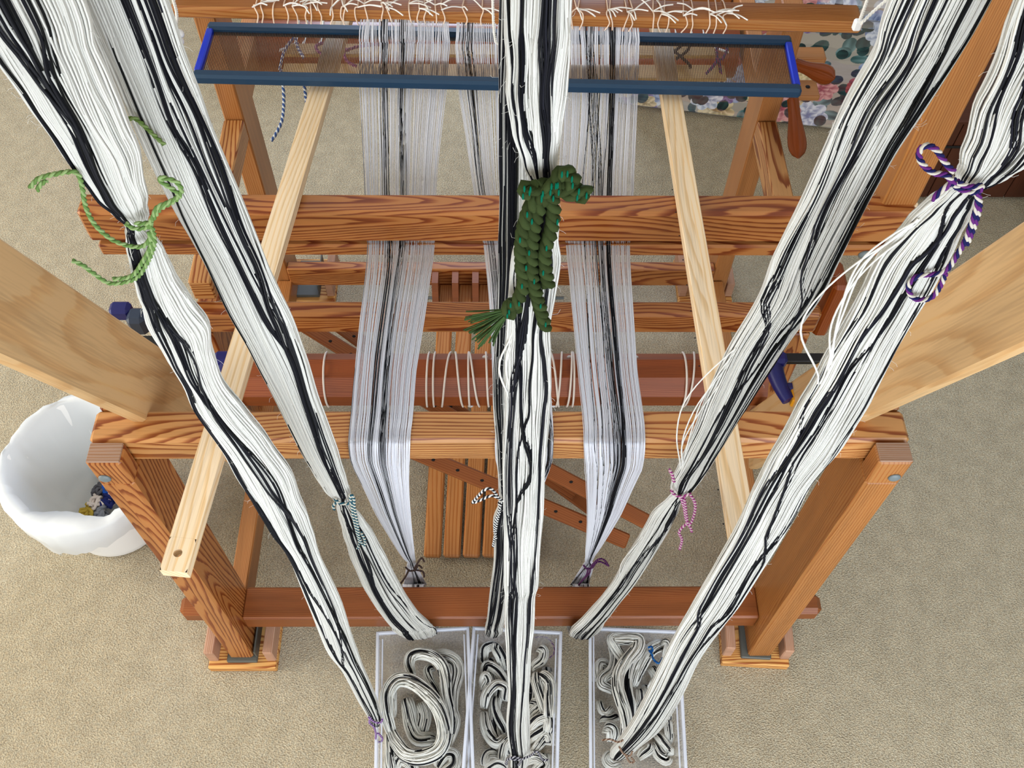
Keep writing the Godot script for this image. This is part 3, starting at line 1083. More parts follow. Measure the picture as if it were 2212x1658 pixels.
# ---- trapeze: two boards clamped inside the frame, with a bar across ----------
func trapeze() -> void:
	var dirv := Vector3(0, cos(deg_to_rad(21.6)), sin(deg_to_rad(21.6)))
	var wide := Vector3(0, -dirv.z, dirv.y)
	for s in [-1.0, 1.0]:
		var b := MB.new()
		var foot := Vector3(0.512 * s, 0.35, -0.345)
		var top := foot + dirv * 1.72
		var t := Transform3D(Basis(dirv, wide, dirv.cross(wide)), (foot + top) * 0.5)
		box(b, Vector3.ZERO, Vector3(1.72, 0.118, 0.020), 0, 0.0035, t)
		var o := put("trapeze_post", b, M.ply)
		tag(o, "tan plywood board leaning up out of view from the %s end of the near beam" % ("left" if s < 0 else "right"), "board")
	var bar := MB.new()
	tube(bar, PackedVector3Array([Vector3(-0.6, 1.84, 0.15), Vector3(0.6, 1.84, 0.15)]), PackedFloat32Array([0.018]), 16, Color.WHITE, true)
	tag(put("trapeze_bar", bar, M.pale), "round wooden bar across the two boards that the yarn bundles hang over", "bar")
	# clamps that hold the boards
	clamp_at(Vector3(0.495, 0.66, -0.285), 1.0, "blue bar clamp with a yellow pad gripping the right hand plywood board")
	clamp_at(Vector3(-0.495, 0.66, -0.285), -1.0, "blue bar clamp on the left plywood board, mostly hidden by yarn")
	var o := thing("bar_clamp", "blue clamp handle and slate grip showing above the left plywood board", "clamp")
	var b := MB.new()
	box(b, Vector3(-0.583, 0.88, -0.272), Vector3(0.032, 0.026, 0.024), 0, 0.007, Transform3D(Basis(), Vector3.ZERO))
	put("handle", b, M.navy, o)
	b = MB.new()
	box(b, Vector3(-0.556, 0.872, -0.258), Vector3(0.028, 0.04, 0.030), 1, 0.010)
	put("grip", b, M.slate, o)
	b = MB.new()
	box(b, Vector3(-0.555, 0.80, -0.27), Vector3(0.08, 0.012, 0.02), 0, 0.002)
	put("bar", b, M.black, o)

func clamp_at(at: Vector3, s: float, label: String) -> void:
	var o := thing("bar_clamp", label, "clamp", at + Vector3(0.011 * s, 0.0, 0.0))
	var b := MB.new()
	# bowed jaw
	var pts := PackedVector3Array()
	var r := PackedFloat32Array()
	for i in 9:
		var f := float(i) / 8.0
		pts.append(Vector3(s * (-0.030 + 0.018 * f * f), 0.012 - 0.010 * f, -0.036 + 0.075 * f))
		r.append(0.0165 - 0.005 * f)
	tube(b, pts, r, 10, Color.WHITE, true)
	box(b, Vector3(s * -0.026, 0.016, -0.036), Vector3(0.036, 0.028, 0.026), 0, 0.006)
	box(b, Vector3(s * -0.008, 0.004, 0.015), Vector3(0.016, 0.018, 0.016), 0, 0.004)
	put("jaw", b, M.navy, o)
	b = MB.new()
	box(b, Vector3(s * -0.003, 0.0, 0.027), Vector3(0.010, 0.022, 0.036), 2, 0.005)
	put("pad", b, M.yellow, o)
	b = MB.new()
	box(b, Vector3(s * 0.07, 0.014, -0.040), Vector3(0.20, 0.010, 0.018), 0, 0.001)
	put("bar", b, M.black, o)

# ---- storage boxes and waste bin ----------------------------------------------
func tub(at: Vector3, turn: float, w: float, label: String) -> void:
	var o := thing("storage_box", label, "box", at)
	o.rotation_degrees.y = turn
	var h := 0.10
	var l := 0.335
	var b := MB.new()
	var ins := 0.017
	var th := 0.0018
	# four slanting walls and the bottom
	var ring := func(y: float, k: float) -> Array:
		return [Vector3(-w * 0.5 + k, y, k), Vector3(w * 0.5 - k, y, k), Vector3(w * 0.5 - k, y, l - k), Vector3(-w * 0.5 + k, y, l - k)]
	var outer_t: Array = ring.call(h, 0.004)
	var outer_b: Array = ring.call(0.004, ins)
	var inner_t: Array = ring.call(h, 0.004 + th)
	var inner_b: Array = ring.call(0.004 + th, ins + th)
	for i in 4:
		var j := (i + 1) % 4
		for q in [[outer_t, outer_b, 1.0], [inner_t, inner_b, -1.0]]:
			var nn: Vector3 = (q[0][j] - q[0][i]).cross(q[1][i] - q[0][i]).normalized()
			var mid: Vector3 = (q[0][i] + q[0][j]) * 0.5 - Vector3(0, h, l * 0.5)
			if nn.dot(mid) * q[2] < 0.0:
				nn = -nn
			b.quad(b.vert(q[0][i], nn, Vector2.ZERO), b.vert(q[0][j], nn, Vector2.ZERO), b.vert(q[1][j], nn, Vector2.ZERO), b.vert(q[1][i], nn, Vector2.ZERO))
	for q in [[outer_b, Vector3.DOWN], [inner_b, Vector3.UP]]:
		b.quad(b.vert(q[0][0], q[1], Vector2.ZERO), b.vert(q[0][1], q[1], Vector2.ZERO), b.vert(q[0][2], q[1], Vector2.ZERO), b.vert(q[0][3], q[1], Vector2.ZERO))
	put("shell", b, M.plastic, o)
	var r := MB.new()
	for q in [[-w * 0.5, -w * 0.5 + 0.006, 0.0, l], [w * 0.5 - 0.006, w * 0.5, 0.0, l], [-w * 0.5, w * 0.5, 0.0, 0.006], [-w * 0.5, w * 0.5, l - 0.006, l]]:
		span(q[0], q[1], h - 0.008, h + 0.002, q[2], q[3], 2, 0.002, r)
	for q in [[-w * 0.5 + 0.010, -w * 0.5 + 0.013, 0.01, l - 0.01], [w * 0.5 - 0.013, w * 0.5 - 0.010, 0.01, l - 0.01]]:
		span(q[0], q[1], h - 0.022, h - 0.017, q[2], q[3], 2, 0.001, r)
	put("rim", r, M.rim, o)

func boxes_and_bin() -> void:
	tub(Vector3(-0.1635, 0, -0.038), 3.2, 0.193, "translucent plastic box on the carpet holding one large loose coil of yarn")
	tub(Vector3(0.0335, 0, -0.038), -3.4, 0.187, "translucent plastic box crammed with small yarn loops, standing between the other two")
	tub(Vector3(0.277, 0, -0.038), -2.6, 0.190, "translucent plastic box with thick white yarn loops and a blue cord in it")
	# bin with its liner folded over the rim
	var o := thing("waste_bin", "round white waste bin with a crumpled white liner beside the left loom leg", "bin", Vector3(-0.887, 0, -0.35))
	var b := MB.new()
	var prof := []
	for q in [[0.0, 0.006], [0.095, 0.006], [0.104, 0.001], [0.111, 0.008], [0.116, 0.03], [0.158, 0.235], [0.161, 0.25], [0.164, 0.252], [0.165, 0.244]]:
		prof.append(Vector2(q[0], q[1]))
	lathe(b, prof, 40)
	put("bucket", b, M.white, o)
	# liner: inside wall, over the rim, ragged hem outside
	var l := MB.new()
	var sides := 72
	var nz := FastNoiseLite.new()
	nz.seed = 4
	nz.frequency = 1.0
	var rows := [[0.03, 0.03], [0.09, 0.028], [0.112, 0.06], [0.132, 0.13], [0.147, 0.20], [0.158, 0.25], [0.166, 0.261], [0.173, 0.252], [0.170, 0.20], [0.163, 0.155]]
	for i in rows.size():
		for k in sides + 1:
			var w := TAU * float(k % sides) / sides
			var d := Vector3(cos(w), 0, sin(w))
			var cr := nz.get_noise_2d(cos(w) * 2.2 + i * 0.35, sin(w) * 2.2 - i * 0.3)
			var fine := nz.get_noise_2d(cos(w) * 7.0 + 20.0, sin(w) * 7.0 + i * 0.5)
			var rr: float = rows[i][0] + 0.007 * cr + 0.005 * fine
			var hh: float = rows[i][1]
			if i >= 8:
				hh += (0.035 * cr + 0.006 * fine) * (i - 7) + (0.022 * cos(w) - 0.012 * sin(w)) * (i - 7)
				rr += 0.003 * fine
				rr = maxf(rr, 0.1125 + hh * 0.207 + 0.006)
			elif i >= 5:
				hh += 0.008 * cr
				# the liner has sagged inwards on the near side
				var dip := maxf(0.0, cos(w - 1.75))
				dip = dip * dip * dip
				if i == 5:
					rr -= 0.030 * dip
					hh -= 0.004 * dip
				var lump := maxf(0.0, sin(w)) * absf(sin(2.7 * w + 0.4))
				if i == 5:
					rr -= 0.016 * lump
				if i == 6:
					rr -= 0.012 * dip
					hh += 0.008 * lump
			l.vert(d * rr + Vector3(0, hh, 0), d, Vector2(w, hh))
	for i in rows.size() - 1:
		for k in sides:
			var q := i * (sides + 1) + k
			var nn := (l.v[q + 1] - l.v[q]).cross(l.v[q + sides + 1] - l.v[q]).normalized()
			for a in [q, q + 1, q + sides + 2, q + sides + 1]:
				l.n[a] = nn if l.n[a].y == 0.0 else (l.n[a] + nn)
			l.ix.append_array(PackedInt32Array([q, q + sides + 2, q + 1, q, q + sides + 1, q + sides + 2]))
	for i in l.n.size():
		l.n[i] = l.n[i].normalized() if l.n[i].length() > 0.001 else Vector3.UP
	put("liner", l, M.bag, o)
	for q in [["royal blue", Color(0.02, 0.10, 0.50), 0.045, 0.015], ["charcoal grey", Color(0.12, 0.12, 0.14), 0.022, 0.02], ["off-white fluffy", Color(0.70, 0.62, 0.58), 0.02, 0.05], ["turquoise", Color(0.03, 0.33, 0.55), 0.026, -0.02], ["dusty pink", Color(0.55, 0.42, 0.46), 0.062, 0.03], ["dark navy", Color(0.02, 0.03, 0.14), 0.05, 0.052], ["grey tweed", Color(0.25, 0.26, 0.30), 0.03, 0.075], ["ochre yellow", Color(0.50, 0.36, 0.06), 0.005, 0.07]]:
		var s := MB.new()
		for k in 3:
			var pts := PackedVector3Array()
			for j in 8:
				pts.append(Vector3(q[2] + rf(-0.02, 0.02), 0.045 + rf(-0.010, 0.016), q[3] + rf(-0.02, 0.02)))
			tube(s, smooth_points(pts, 4), PackedFloat32Array([0.0040]), 6, q[1], true)
		var sc := put("yarn_scrap", s, M.cord)
		sc.position = Vector3(-0.945, 0, -0.405)
		tag(sc, "tangled %s yarn scrap at the bottom of the white bin" % q[0], "scrap", "yarn scraps in the waste bin")

# ---- what stands behind ---------------------------------------------------------
func background() -> void:
	# floral skirted bench, far right
	var o := thing("floral_bench", "bench with a floral fabric skirt behind the right side of the loom", "bench", Vector3(0.42, 0, -1.72))
	o.rotation_degrees.y = -9.5
	put("skirt", span(-0.07, 0.66, 0.006, 0.40, -0.5, 0.0, 0, 0.02), M.floral, o)
	put("seat_cushion", span(-0.08, 0.67, 0.40, 0.47, -0.51, 0.012, 0, 0.025), M.floral, o)
	var c := thing("floral_chair", "floral fabric seat edge glimpsed behind the far left of the loom", "chair", Vector3(-0.64, 0, -2.13))
	put("skirt", span(-0.2, 0.34, 0.0, 0.36, -0.45, 0.0, 0, 0.02), M.floral, c)
	put("seat", span(-0.21, 0.35, 0.36, 0.43, -0.46, 0.01, 0, 0.025), M.floral, c)
	# dark panelled chest
	var ch := thing("panelled_chest", "dark brown chest of upright planks standing right of the tall post", "chest", Vector3(1.40, 0, -1.36))
	for i in 5:
		put("plank", span(-0.24 + 0.075 * i, -0.1675 + 0.075 * i, 0.012, 0.29, -0.012, 0.012, 1, 0.002), M.dark_wood, ch)
	put("carcass", span(-0.24, 0.133, 0.012, 0.29, -0.30, -0.014, 0, 0.002), M.dark_wood, ch)
	put("rail", span(-0.24, 0.133, 0.205, 0.213, 0.0125, 0.016, 0, 0.001), M.black, ch)
	put("lid", span(-0.245, 0.14, 0.292, 0.305, -0.31, 0.02, 0, 0.003), M.dark_wood, ch)
	var bg := MB.new()
	ball(bg, Vector3(0, 0.11, 0), Vector3(0.19, 0.11, 0.15))
	ball(bg, Vector3(0.10, 0.13, 0.04), Vector3(0.15, 0.12, 0.13))
	var sb := put("soft_bag", bg, M.black)
	sb.position = Vector3(1.66, 0, -1.17)
	tag(sb, "slumped soft black bag on the carpet in front of the dark chest", "bag")
	var cb := MB.new()
	tube(cb, smooth_path([1.02, 0.004, -0.82, 1.10, 0.004, -0.86, 1.20, 0.004, -0.82, 1.32, 0.004, -0.84], 6), PackedFloat32Array([0.004]), 6, Color(0.45, 0.38, 0.16), true)
	tag(put("floor_cable", cb, M.cord), "thin yellowish cable on the carpet right of the loom", "cable")

# ---- warp, bundles and ties ------------------------------------------------------
func yarns() -> void:
	var o: Node3D
	var b_wl := thing("spread_warp", "leftmost fan of white and black warp threads spread over the near beam", "warp")
	skein(b_wl, [-0.1703, 0.985, -0.8363, 0.0779, -0.1706, 0.972, -0.8153, 0.0799, -0.1715, 0.958, -0.8107, 0.0812, -0.1728, 0.945, -0.8148, 0.081, -0.1751, 0.9067, -0.7375, 0.078, -0.1754, 0.8711, -0.6588, 0.0709, -0.1752, 0.8325, -0.5735, 0.0643, -0.1718, 0.8048, -0.47, 0.0583, -0.1709, 0.8252, -0.3821, 0.0541, -0.172, 0.8516, -0.2678, 0.0505, -0.172, 0.8755, -0.1649, 0.0463, -0.1689, 0.895, -0.0806, 0.0446, -0.1697, 0.8935, -0.0511, 0.0442, -0.1695, 0.8935, -0.0287, 0.0438, -0.1752, 0.8387, -0.0345, 0.0437, -0.1773, 0.7964, -0.0404, 0.0414, -0.1792, 0.7022, -0.0536, 0.0352, -0.1814, 0.5834, -0.0702, 0.0295, -0.181, 0.4464, -0.0893, 0.0209, -0.1794, 0.3208, -0.1069, 0.0125, -0.1771, 0.2728, -0.1136, 0.0073, -0.1791, 0.2445, -0.1176, 0.0097, -0.1851, 0.0904, -0.1391, 0.0253, -0.1851, 0.13, -0.122, 0.0227, -0.1851, 0.1, -0.085, 0.0215],
		[[15, 0.1, 3, -0.47, 4, -0.44, 6, -0.4, 8, -0.3, 13, -0.32, 20, -0.3, 22, 0],
		[15, 0.09, 3, -0.03, 4, -0.02, 6, 0.05, 8, 0, 13, 0.08, 20, 0.1, 22, 0.45],
		[3, 0.02, 3, -0.99, 8, -0.99, 13, -0.98, 22, -0.98]], 140, 0.00062, 0.0009, 3, 0.025, YARN_COOL_LIT, true)
	var b_wc := thing("spread_warp", "warp threads spread behind the hanging centre bundle, mostly hidden", "warp")
	skein(b_wc, [0.0119, 0.985, -0.8374, 0.0921, 0.0115, 0.972, -0.8163, 0.0941, 0.0116, 0.958, -0.8117, 0.0954, 0.0116, 0.945, -0.8094, 0.0951, 0.012, 0.9062, -0.7365, 0.0885, 0.0119, 0.8713, -0.6592, 0.0756, 0.0138, 0.8326, -0.5739, 0.0648, 0.0227, 0.8047, -0.4705, 0.0545, 0.0249, 0.8251, -0.3825, 0.0501, 0.0275, 0.8516, -0.268, 0.0456, 0.0289, 0.8755, -0.1649, 0.0433, 0.0309, 0.895, -0.0806, 0.0421, 0.0319, 0.8935, -0.051, 0.0417, 0.0316, 0.8935, -0.0286, 0.0413, 0.0328, 0.8382, -0.0346, 0.0415, 0.0327, 0.7958, -0.0405, 0.0395, 0.0306, 0.7014, -0.0537, 0.0342, 0.0289, 0.5824, -0.0703, 0.0273, 0.0269, 0.4452, -0.0895, 0.0193, 0.0241, 0.3193, -0.1071, 0.0107, 0.0247, 0.2713, -0.1138, 0.0082, 0.025, 0.2429, -0.1178, 0.0111, 0.0293, 0.0884, -0.1394, 0.0224, 0.0293, 0.13, -0.122, 0.0201, 0.0293, 0.1, -0.085, 0.019],
		[[15, 0.1, 2.8, -0.75, 3.9794, -0.7, 6, -0.75, 8, -0.75, 13, -0.8, 22, -0.5],
		[15, 0.1, 2.8, 0.5, 3.9794, 0.5, 6, 0.5, 8, 0.7, 13, 0.88, 22, 0.7],
		[8, 0.15, 2.8, 0, 13, 0, 22, 0]], 132, 0.00062, 0.0009, 3, 0.025, YARN_COOL_LIT, true)
	var b_wr := thing("spread_warp", "rightmost fan of white and black warp threads spread over the near beam", "warp")
	skein(b_wr, [0.1762, 0.985, -0.8386, 0.0681, 0.1757, 0.972, -0.8175, 0.0701, 0.1766, 0.958, -0.8128, 0.0713, 0.1773, 0.945, -0.8042, 0.0707, 0.1768, 0.9054, -0.7347, 0.0681, 0.1722, 0.8715, -0.6597, 0.0667, 0.1663, 0.8328, -0.5742, 0.0666, 0.1667, 0.8046, -0.4709, 0.0554, 0.1641, 0.825, -0.3828, 0.0517, 0.1609, 0.8516, -0.2681, 0.0486, 0.1584, 0.8755, -0.1649, 0.0455, 0.1588, 0.895, -0.0805, 0.0442, 0.1597, 0.8935, -0.0509, 0.0437, 0.1589, 0.8935, -0.0285, 0.0433, 0.1644, 0.8379, -0.0346, 0.0433, 0.1673, 0.7954, -0.0405, 0.0427, 0.1699, 0.7009, -0.0538, 0.0358, 0.1734, 0.5817, -0.0704, 0.0289, 0.1736, 0.4443, -0.0896, 0.0189, 0.1719, 0.3182, -0.1073, 0.009, 0.1721, 0.2772, -0.113, 0.0069, 0.1736, 0.2417, -0.118, 0.0112, 0.1683, 0.0871, -0.1396, 0.0199, 0.1683, 0.13, -0.122, 0.0179, 0.1683, 0.1, -0.085, 0.017],
		[[17, 0.11, 2.6667, -0.3, 3.9474, -0.2, 6, 0, 8, 0, 10, 0.1, 13, 0.06, 20.2, 0.1, 22, -0.9],
		[13, 0.08, 2.6667, 0.3, 3.9474, 0.3, 6, 0.35, 8, 0.3, 10, 0.35, 13, 0.28, 20.2, 0.3, 22, 0.8],
		[5, 0.3, 2.6667, 0, 13, -0.4, 22, 0]], 140, 0.00062, 0.0009, 3, 0.03, YARN_COOL_LIT, true)
	var b_rl := thing("yarn_bundle", "yarn bundle tied with teal cord low down, right of the leftmost bundle", "yarn bundle")
	skein(b_rl, [-0.2312, 1.82, 0.125, 0.0241, -0.2315, 1.7039, 0.1164, 0.0254, -0.232, 1.664, 0.1135, 0.026, -0.2325, 1.6191, 0.1102, 0.0267, -0.2324, 1.5682, 0.1064, 0.0269, -0.2306, 1.5101, 0.1021, 0.0276, -0.2273, 1.4432, 0.0972, 0.0272, -0.2248, 1.3644, 0.0914, 0.0298, -0.2221, 1.283, 0.0854, 0.0271, -0.2205, 1.1768, 0.0776, 0.0234, -0.2191, 1.0738, 0.07, 0.0226, -0.2167, 1.0001, 0.0646, 0.02, -0.2152, 0.941, 0.0603, 0.0164, -0.2129, 0.9031, 0.0575, 0.0113, -0.2125, 0.8867, 0.0563, 0.0087, -0.2128, 0.8666, 0.0548, 0.0117, -0.2101, 0.8156, 0.051, 0.0166, -0.207, 0.7492, 0.0461, 0.0225, -0.2046, 0.6441, 0.0384, 0.0273, -0.1992, 0.4987, 0.0277, 0.0323, -0.1867, 0.3575, 0.0173, 0.0345, -0.1709, 0.2687, 0.0108, 0.0382, -0.168, 0.2419, 0.0088, 0.0402, -0.172, 0.088, -0.035, 0.0361, -0.163, 0.095, -0.075, 0.0321, -0.163, 0.13, -0.118, 0.0281],
		[[18, 0.12, 1, 0.82, 4.0909, 0.87, 5.2727, 0.82, 6, 0.85, 7, 0.62, 8, 0.55, 9, 0.5, 10, 0.35, 12, 0.5, 14, 0, 16.8571, -0.3, 18, -0.35, 19.6, -0.35, 22, -0.35],
		[9, 0.06, 1, 0.2, 3, 0.12, 4, 0.3, 5, 0.25, 6, 0.28, 7, 0.3, 8, 0.52, 9, 0.42, 11, 0.2, 14, 0.3, 17.8, 0, 19, -0.25, 22, -0.3],
		[5, 0.1, 1, 0.45, 3.7273, 0.55, 6, 0.55, 8, 0.75, 9.375, 0.7, 14, 0.5, 18, 0.45, 20, 0.75, 22, 0.92],
		[3, 0.04, 1, -0.55, 3.7273, -0.55, 6.4505, -0.85, 9.375, -0.9, 14, -0.5, 18, 0.1, 22, 0.25]], 230, 0.00092, 0.012, 5, 0.07, YARN_WHITE)
	var b_rc := thing("yarn_bundle", "narrow black and white bundle with a small black loop, behind the centre bundle", "yarn bundle")
	skein(b_rc, [0.015, 1.82, 0.125, 0.0133, 0.0137, 1.7052, 0.1165, 0.014, 0.0119, 1.6287, 0.1109, 0.0141, 0.0136, 1.533, 0.1038, 0.0157, 0.0136, 1.4438, 0.0973, 0.0167, 0.0123, 1.3338, 0.0892, 0.0172, 0.01, 1.1948, 0.0789, 0.0184, 0.0103, 1.0541, 0.0686, 0.0159, 0.01, 0.9404, 0.0602, 0.0136, 0.0076, 0.9121, 0.0581, 0.0101, 0.0062, 0.8959, 0.0569, 0.0081, 0.0058, 0.8759, 0.0555, 0.0094, 0.004, 0.8055, 0.0503, 0.0152, 0.0043, 0.665, 0.0399, 0.0165, 0.0004, 0.5231, 0.0295, 0.0183, -0.0064, 0.3558, 0.0172, 0.0182, -0.0128, 0.2671, 0.0107, 0.0178, -0.0134, 0.2403, 0.0087, 0.0179, -0.0174, 0.088, -0.035, 0.0161, -0.013, 0.095, -0.075, 0.0143, -0.013, 0.13, -0.118, 0.0125],
		[[16, 0.22, 1, -0.75, 2.5, -0.75, 5, -0.75, 7, -0.7, 10, -0.3, 12, -0.5, 14, -0.6, 17, -0.75],
		[8, 0.12, 1, -0.2, 3, -0.3, 7, -0.1, 10, 0.2, 13, 0, 15, 0.1, 17, 0.2]], 100, 0.00086, 0.010, 5, 0.10, YARN_WHITE)
	var b_rr := thing("yarn_bundle", "yarn bundle tied with pink cord near its foot, crossing the right stick", "yarn bundle")
	skein(b_rr, [0.2703, 1.82, 0.125, 0.0294, 0.2703, 1.7065, 0.1166, 0.031, 0.2705, 1.6664, 0.1136, 0.029, 0.2663, 1.6212, 0.1103, 0.0297, 0.2633, 1.5701, 0.1066, 0.0274, 0.262, 1.5117, 0.1023, 0.0269, 0.2612, 1.4417, 0.0971, 0.0268, 0.2624, 1.3811, 0.0927, 0.0266, 0.2534, 1.3002, 0.0867, 0.0262, 0.2476, 1.2051, 0.0797, 0.0242, 0.2445, 1.1043, 0.0723, 0.021, 0.241, 1.0283, 0.0667, 0.02, 0.2384, 0.9774, 0.0629, 0.0186, 0.2376, 0.9397, 0.0602, 0.0156, 0.2366, 0.9161, 0.0584, 0.0083, 0.2333, 0.8951, 0.0569, 0.0097, 0.2268, 0.8406, 0.0529, 0.0168, 0.2235, 0.7667, 0.0474, 0.0183, 0.2132, 0.6371, 0.0379, 0.0195, 0.2062, 0.5394, 0.0307, 0.0187, 0.1919, 0.4302, 0.0227, 0.0195, 0.1751, 0.317, 0.0143, 0.023, 0.1628, 0.2384, 0.0085, 0.0292, 0.1668, 0.088, -0.035, 0.0263, 0.1579, 0.095, -0.075, 0.0234, 0.1579, 0.13, -0.118, 0.0204],
		[[14, 0.13, 1, -0.78, 2.8182, -0.78, 4.6364, -0.75, 6, -0.75, 7, -0.85, 7.6, -0.3, 8, -0.2, 9, -0.1, 10, -0.1, 12, -0.3, 14, -0.3, 16, 0.5, 18, 0.05, 20, 0.1, 22, 0],
		[14, 0.07, 1, 0.85, 4, 0.85, 6, 0.88, 7, 0.8, 8, 0.45, 9, 0.45, 10, 0.35, 12, 0.5, 14, 0.3, 16, 0.3, 18, 0.6, 20, 0.65, 22, 0.45],
		[6, 0.16, 1, -0.3, 3, -0.35, 5, -0.3, 6, -0.1, 7, 0.4, 8, 0.8, 9, 0.85, 11, 0.8, 14, 0.6, 16, 0.8, 18, -0.2, 20, -0.35, 22, -0.4],
		[4, 0.1, 1, 0.3, 3.7273, 0.4, 6, 0.5, 8, 0.1, 10, -0.55, 14, -0.5, 16, -0.3, 19, -0.55, 22, -0.6]], 210, 0.00090, 0.012, 5, 0.08, YARN_WHITE, false, [[8.0, 11.5, -0.9, -0.028, 4], [17.0, 18.6, -0.9, -0.008, 2]])
	var b_fl := thing("yarn_bundle", "leftmost yarn bundle, choked by a long light green cord", "yarn bundle")
	skein(b_fl, [-0.2664, 1.82, 0.17, 0.0327, -0.2651, 1.742, 0.17, 0.0344, -0.2634, 1.7114, 0.17, 0.0315, -0.2612, 1.6778, 0.17, 0.0287, -0.259, 1.6407, 0.17, 0.0254, -0.2588, 1.5994, 0.17, 0.019, -0.2579, 1.577, 0.17, 0.0125, -0.2571, 1.5658, 0.17, 0.0079, -0.2582, 1.5601, 0.17, 0.0064, -0.259, 1.5533, 0.17, 0.0087, -0.2598, 1.5333, 0.17, 0.0133, -0.2617, 1.5069, 0.17, 0.0159, -0.2617, 1.4788, 0.17, 0.0188, -0.2602, 1.4426, 0.17, 0.0233, -0.2623, 1.4034, 0.17, 0.0202, -0.2631, 1.3607, 0.17, 0.0178, -0.2596, 1.3142, 0.17, 0.0223, -0.2506, 1.2543, 0.17, 0.0246, -0.2436, 1.1873, 0.17, 0.0289, -0.2414, 1.1175, 0.17, 0.0265, -0.2402, 1.0518, 0.17, 0.023, -0.2389, 0.9718, 0.17, 0.0182, -0.2371, 0.8149, 0.17, 0.0218, -0.2424, 0.6297, 0.17, 0.0226, -0.2383, 0.5109, 0.17, 0.0171, -0.2353, 0.3576, 0.17, 0.0169, -0.2347, 0.2276, 0.17, 0.013, -0.2394, 0.1702, 0.17, 0.0097],
		[[12, 0.1, 1, -0.05, 3, -0.12, 4.5, -0.3, 7, -0.4, 12, -0.45, 14, -0.55, 16, -0.6, 17.7143, -0.8, 20, -0.95, 22, -0.8, 23.098, -0.3, 26.8824, -0.1],
		[8, 0.08, 1, 0.3, 3, 0.1, 5, -0.1, 7, -0.2, 11.2, -0.25, 13, -0.05, 14.6667, -0.1, 16.2857, 0.15, 18, 0.35, 20, 0.2, 21.5, 0.4, 23, 0.7, 24.9474, 0.8, 26.8824, 0.6],
		[6, 0.12, 1, -0.35, 4, -0.1, 7, -0.3, 12, -0.25, 14, 0.3, 16.2857, 0, 18, 0, 20, 0.55, 22, 0.55, 24, -0.5, 26, -0.5],
		[4, 0.08, 1, -0.85, 4, -0.75, 7, -0.7, 12, -0.7, 15, -0.85, 17, -0.85, 21, -0.6, 23.098, 0.3, 26.8824, 0.3]], 240, 0.00092, 0.012, 5, 0.09, YARN_WHITE)
	var b_fc := thing("yarn_bundle", "thick centre yarn bundle choked by a fat olive green rope", "yarn bundle")
	skein(b_fc, [0.0212, 1.82, 0.1567, 0.0179, 0.0212, 1.7366, 0.1605, 0.0188, 0.0211, 1.7095, 0.1617, 0.0186, 0.0211, 1.6802, 0.1631, 0.0182, 0.0227, 1.6483, 0.1645, 0.0155, 0.0252, 1.6216, 0.1657, 0.0118, 0.0273, 1.6054, 0.1665, 0.0089, 0.0282, 1.5971, 0.1668, 0.0075, 0.0285, 1.5912, 0.1671, 0.0085, 0.0275, 1.5799, 0.1676, 0.0114, 0.0262, 1.5527, 0.1689, 0.0148, 0.0251, 1.5237, 0.1702, 0.0175, 0.0238, 1.4819, 0.1721, 0.0173, 0.0227, 1.4478, 0.1736, 0.0171, 0.023, 1.4047, 0.1756, 0.0186, 0.0234, 1.3506, 0.178, 0.0205, 0.0233, 1.2943, 0.1806, 0.0207, 0.0233, 1.2316, 0.1835, 0.021, 0.024, 1.1566, 0.1869, 0.0208, 0.024, 1.0714, 0.1907, 0.0204, 0.0248, 0.9566, 0.196, 0.0209, 0.0233, 0.9096, 0.1981, 0.0191, 0.0242, 0.8058, 0.2028, 0.0192, 0.0249, 0.6923, 0.208, 0.0174, 0.0268, 0.544, 0.2148, 0.016, 0.0276, 0.3729, 0.2225, 0.0197, 0.0337, 0.1988, 0.2305, 0.0183, 0.0337, 0.1186, 0.2341, 0.0168],
		[[9, 0.1, 1, -0.55, 2.8889, -0.6, 5, -0.3, 8, -0.3, 11, -0.7, 13, -0.5, 15, -0.3, 17, 0.2, 18, -0.4, 19.4301, -0.65, 21.1912, -0.6, 22.6923, -0.45, 24, -0.4, 25, -0.3, 27, -0.2],
		[12, 0.14, 1, 0.1, 2.8889, 0.25, 4, 0.35, 6, 0.2, 8, 0.2, 11, -0.15, 13, -0.25, 15, -0.75, 17, -0.8, 18, -0.8, 19.4301, -0.55, 21.1912, -0.35, 22.6923, -0.35, 24, -0.5, 25, -0.5, 27, -0.3],
		[7, 0.06, 1, 0.45, 2.8889, 0.5, 4.4286, 0.5, 8, 0.5, 11, 0.6, 13, 0.6, 15, 0.75, 17, 0.75, 19, 0.8, 20, 0.6, 22.6923, 0.5, 25, 0.3, 27, 0.3],
		[5, 0.08, 1, -0.9, 4.4286, -0.8, 8, -0.6, 11.5, 0.2, 15, 0.1, 17, -0.5, 19, -0.3, 21.1912, -0.8, 24.0986, -0.8, 27, -0.6]], 180, 0.00092, 0.011, 5, 0.11, YARN_WHITE, false, [[13.0, 15.0, -0.8, -0.010, 3], [11.2, 13.5, 0.2, -0.012, 2]])
	var b_fr := thing("yarn_bundle", "rightmost yarn bundle, choked by purple and white cord", "yarn bundle")
